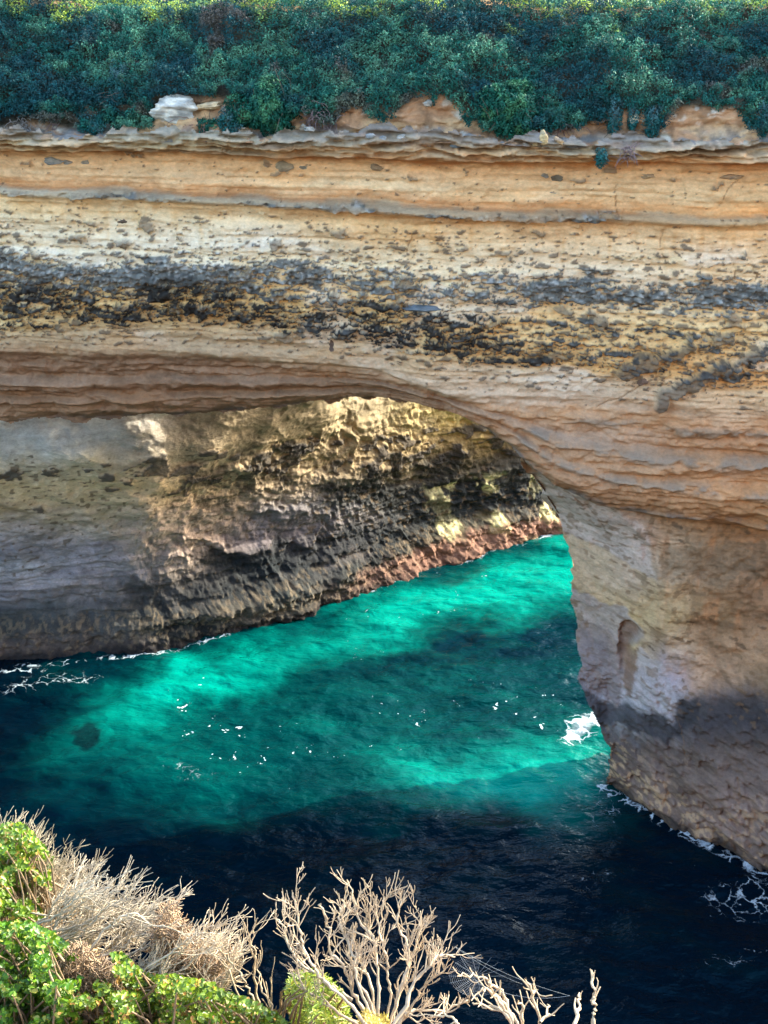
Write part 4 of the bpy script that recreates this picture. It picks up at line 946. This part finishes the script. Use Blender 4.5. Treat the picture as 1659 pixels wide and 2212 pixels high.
LOW = [[(991,2222),(971,2196),(921,2188)],[(1123,2230),(1106,2176),(1076,2141),(1036,2126),(991,2133)],[(1100,2190),(1076,2146),(1058,2106)],[(1112,2230),(1096,2200),(1056,2171),(1011,2151)],
 [(1168,2230),(1151,2156),(1128,2126)],[(1166,2210),(1173,2158)],[(1118,2230),(1090,2190),(1060,2150),(1040,2140)],[(1120,2230),(1124,2180),(1110,2150)]]
dead_shrub('bare_shrub', LOW, 2.6, 'low bare shrub with forked tips rising over the bottom edge right of centre', 'bare shrubs on the near cliff edge', 12, .0042, 5, .06, lvl=1, tone=(190, 170, 138))
RG1 = [[(1240,2235),(1236,2195),(1231,2151)]]
dead_shrub('bare_twig', RG1, 2.6, 'short bare twig poking up at the bottom edge, left one of the last two', 'lone bare twigs at the bottom edge', 13, .0058, 2, .03, lvl=1, tone=(190, 170, 138))
RG2 = [[(1281,2235),(1278,2180),(1279,2150),(1283,2118)]]
dead_shrub('bare_twig', RG2, 2.6, 'taller forked bare twig at the bottom edge, rightmost plant in the photo', 'lone bare twigs at the bottom edge', 15, .0058, 4, .05, lvl=1, tone=(190, 170, 138))
def fan(bases, tips, n, seed, jit=26):
    rng = np.random.default_rng(seed); out = []; tips = np.array(tips, float); bases = np.array(bases, float)
    for i in range(n):
        u = rng.uniform(0, len(tips)-1.001); k = int(u); t = tips[k]+(tips[k+1]-tips[k])*(u-k)+rng.normal(size=2)*jit*.4
        b = bases[int(u/(len(tips)-1)*len(bases)) % len(bases)]+rng.normal(size=2)*jit
        t = b+(t-b)*rng.uniform(.7, 1.02)
        mid = (b+t)/2+rng.normal(size=2)*16+np.array([0, 14]); m2 = b+(t-b)*.78+rng.normal(size=2)*9
        out.append([tuple(b), tuple(mid), tuple(m2), tuple(t)])
    return out
T1 = fan([(-30, 1900), (20, 1950), (40, 1990), (60, 2040)], [(-20, 1765), (15, 1758), (60, 1775), (105, 1795), (150, 1820), (205, 1860), (235, 1890)], 58, 21)
dead_shrub('twiggy_shrub', T1, 3.7, 'bristling dry twigs fanning up above the leafy shrub at the left edge', 'tangled dry shrubs at the bottom left', 21, .0032, 9, .085, tone=(178, 164, 138), lvl=2, up=(.35, .25, .6), spread=.65)
T2 = fan([(20, 2040), (60, 2070), (110, 2090), (150, 2100)], [(215, 1850), (260, 1880), (300, 1905), (370, 1912), (340, 1950), (385, 1985)], 44, 22)
T2.append([(60, 2070), (150, 1985), (225, 1960), (330, 1925), (372, 1913)])
dead_shrub('twiggy_shrub', T2, 3.5, 'middle mass of grey dry branches reaching out over the dark water', 'tangled dry shrubs at the bottom left', 22, .0038, 9, .09, tone=(190, 178, 154), lvl=2, up=(.5, .25, .35), spread=.65)
T3 = fan([(110, 2140), (170, 2160), (260, 2190), (330, 2215)], [(345, 1960), (400, 2000), (450, 2020), (500, 1990), (525, 1985), (520, 2030), (490, 2070)], 48, 23)
T3 += [[(150, 2110), (225, 2000), (265, 1976), (310, 1968), (350, 1996), (415, 2008)], [(300, 2200), (400, 2100), (470, 2060), (525, 1984)], [(250, 2150), (330, 2080), (430, 2010), (500, 1985)]]
dead_shrub('twiggy_shrub', T3, 3.3, 'lower tangle of pale twisted dry branches beside the green leaves', 'tangled dry shrubs at the bottom left', 23, .0044, 9, .085, tone=(204, 186, 156), lvl=2, up=(.45, .25, .45), spread=.7)
T4 = [[(560,2230),(545,2150),(520,2100),(500,2045),(505,2012)],[(575,2230),(560,2160),(548,2100),(540,2062),(538,2000)],[(590,2230),(585,2180),(560,2120),(562,2060)],[(540,2230),(515,2150),(480,2090),(470,2060)],[(600,2230),(588,2190),(582,2110)],[(520,2230),(490,2160),(455,2110)]]
dead_shrub('twiggy_shrub', T4, 3.2, 'thin cluster of upright dry stems left of the yellow green shrub', 'tangled dry shrubs at the bottom left', 24, .0042, 6, .07, tone=(176, 156, 126), lvl=1)
def leafy(name, poly, dep, n, size, cols, label, seed, group=None, tall=.5, needle=False):
    rng = np.random.default_rng(seed); poly = np.array(poly, float)
    x0, y0 = poly.min(0); x1, y1 = poly.max(0)
    px = rng.uniform(x0, x1, n*3); py = rng.uniform(y0, y1, n*3)
    ed = 16*fbm(px*.02, py*.02, 3, seed)
    k = ingrid(px+ed, py+ed, [poly]); px = px[k][:n]; py = py[k][:n]; n = len(px)
    clump = fbm(px*.022, py*.03, 3, seed+1)
    d = dep+.20*clump+tall*rng.random(n)**1.3
    P = PD(px, py, d); b = PD((x0+x1)/2, y1, dep+tall)
    C = np.tile(lin(cols[0]), (n, 1)); C = mix(C, lin(cols[1]), rng.random(n)**1.2); C = mix(C, lin(cols[2]), (rng.random(n) < .10)*.8)
    C = C*(.45+.8*rng.random((n, 1)))
    root = empty(name, b, label, 'shrub', group)
    Nn = np.array([.25, -.35, .75])+rng.normal(size=(n, 3))*.55
    sz = rng.uniform(.7, 1.25, n)*size
    V, F, cc = leaves(P, Nn, sz, sz*(.14 if needle else .56), C, 'obov', rng, droop=np.array([.1, -.2, .9]))
    mesh_obj('foliage', V-b, F, M_LEAF, np.clip(cc, 0, 1), parent=root)
    lines = []
    for i in range(max(20, n//40)):
        j = rng.integers(0, n); p = P[j]; q = p+np.array([rng.normal()*.05, .03+rng.normal()*.04, -rng.uniform(.1, .28)])
        mdd = (p+q)/2+rng.normal(size=3)*.015
        lines.append((np.array([q, mdd, p]), np.array([.004, .003, .002])))
    V, F = tubes(lines, 4); mesh_obj('stems', V-b, F, M_TWIG, twig_cols(V, (150, 128, 100), .3, seed), parent=root)
GC = [(66, 108, 16), (142, 170, 36), (206, 164, 84)]
leafy('leafy_shrub', [(-60,1790),(20,1778),(60,1790),(95,1830),(112,1860),(105,1910),(90,1950),(60,1985),(-60,1990)], 3.5, 8000, .017, GC, 'bright green small leaved shrub at the left edge below the bristling twigs', 31, 'leafy shrubs at the bottom left', .35)
leafy('leafy_shrub', [(-60,1985),(60,1990),(110,2010),(150,2050),(175,2110),(130,2240),(-60,2240)], 3.0, 13000, .017, [(54,106,14),(124,164,30),(190,184,80)], 'glossy green succulent shrub filling the lower left corner', 32, 'leafy shrubs at the bottom left', .45)
leafy('leafy_shrub', [(110,2170),(220,2120),(260,2060),(330,2110),(430,2120),(520,2150),(600,2190),(640,2240),(110,2240)], 3.0, 12000, .016, [(74,112,20),(146,168,40),(210,150,84)], 'low mat of round green leaves among dry twigs along the bottom edge', 33, 'leafy shrubs at the bottom left', .35)
leafy('yellow_shrub', [(618,2125),(640,2108),(690,2100),(715,2120),(745,2150),(765,2200),(770,2240),(630,2240),(625,2190)], 3.1, 3600, .026, [(96,124,24),(168,186,60),(205,190,80)], 'yellow green fine leaved shrub behind the central bare shrub', 34, None, .22, needle=True)
leafy('yellow_shrub', [(775,2195),(800,2185),(838,2195),(840,2240),(770,2240)], 2.9, 700, .022, [(190,175,70),(225,200,110),(225,190,90)], 'small tuft of golden needle leaves at the foot of the central bare shrub', 35, None, .1, needle=True)
# dry fine stuff lying between the green leaves
def dry_litter():
    rng = np.random.default_rng(41)
    for nm, poly, dep, lab in (('dry_tuft', [(110,2080),(170,2040),(240,2080),(280,2150),(240,2200),(140,2190)], 3.05, 'brown mass of fine dry seed heads in the lower left'),
                      ('dry_tuft', [(340,1960),(370,1950),(400,2010),(440,2070),(500,2060),(470,2120),(360,2090),(330,2020)], 3.2, 'brownish dry tuft tangled in the pale branches right of the seed heads')):
        poly = np.array(poly, float); x0, y0 = poly.min(0); x1, y1 = poly.max(0)
        px = rng.uniform(x0, x1, 5000); py = rng.uniform(y0, y1, 5000); k = ingrid(px+14*fbm(px*.03, py*.03, 2, 7), py, [poly]); px, py = px[k], py[k]
        n = len(px); P = PD(px, py, dep+rng.random(n)*.3); b = PD((x0+x1)/2, y1, dep+.3); lines = []
        for i in range(n):
            v = rng.normal(size=3); v /= np.linalg.norm(v); L = rng.uniform(.008, .03)
            lines.append((np.array([P[i]-v*L, P[i]+rng.normal(size=3)*.004, P[i]+v*L]), np.array([.0014, .0018, .001])))
        V, F = tubes(lines, 3); o = mesh_obj(nm, V-b, F, M_TWIG, twig_cols(V, (158, 134, 106), .4, 5)); o.location = b
        tag(o, lab, 'dry plant', 'dry tufts at the bottom left')
dry_litter()
def web():
    rng = np.random.default_rng(51); m, t, bs = new_mat('silk'); bs.inputs['Base Color'].default_value = (.3, .34, .36, 1); bs.inputs['Roughness'].default_value = .3
    a = PD(985, 2046, 3.0); c = PD(1231, 2151, 2.62); b = PD(1036, 2126, 2.62); lines = []
    def thread(p, q, sag=.01, r=.0002):
        u = np.linspace(0, 1, 9)[:, None]; L = p+(q-p)*u; L = L-np.array([0, 0, 1])*(4*u*(1-u))*sag; lines.append((L, np.full(9, r)))
    thread(a, c, .015, .0003); thread(a, PD(1128, 2126, 2.65), .01); thread(c, b, .02); thread(a, b, .01)
    hub = PD(1030, 2108, 2.85); R = [hub+(PD(1030+62*math.cos(k), 2108+46*math.sin(k), 2.85)-hub) for k in np.linspace(0, 2*math.pi, 19)[:-1]]
    for r_ in R: thread(hub, r_, .001, .00016)
    for f in np.linspace(.2, .95, 12):
        for i in range(11): thread(hub+(R[i+3]-hub)*f, hub+(R[i+4]-hub)*f, .0008, .00013)
    V, F = tubes(lines, 3); o = mesh_obj('spider_web', V-hub, F, m); o.location = hub
    tag(o, 'faint spider web strung between the bare shrubs over the dark water', 'spider web')
web()
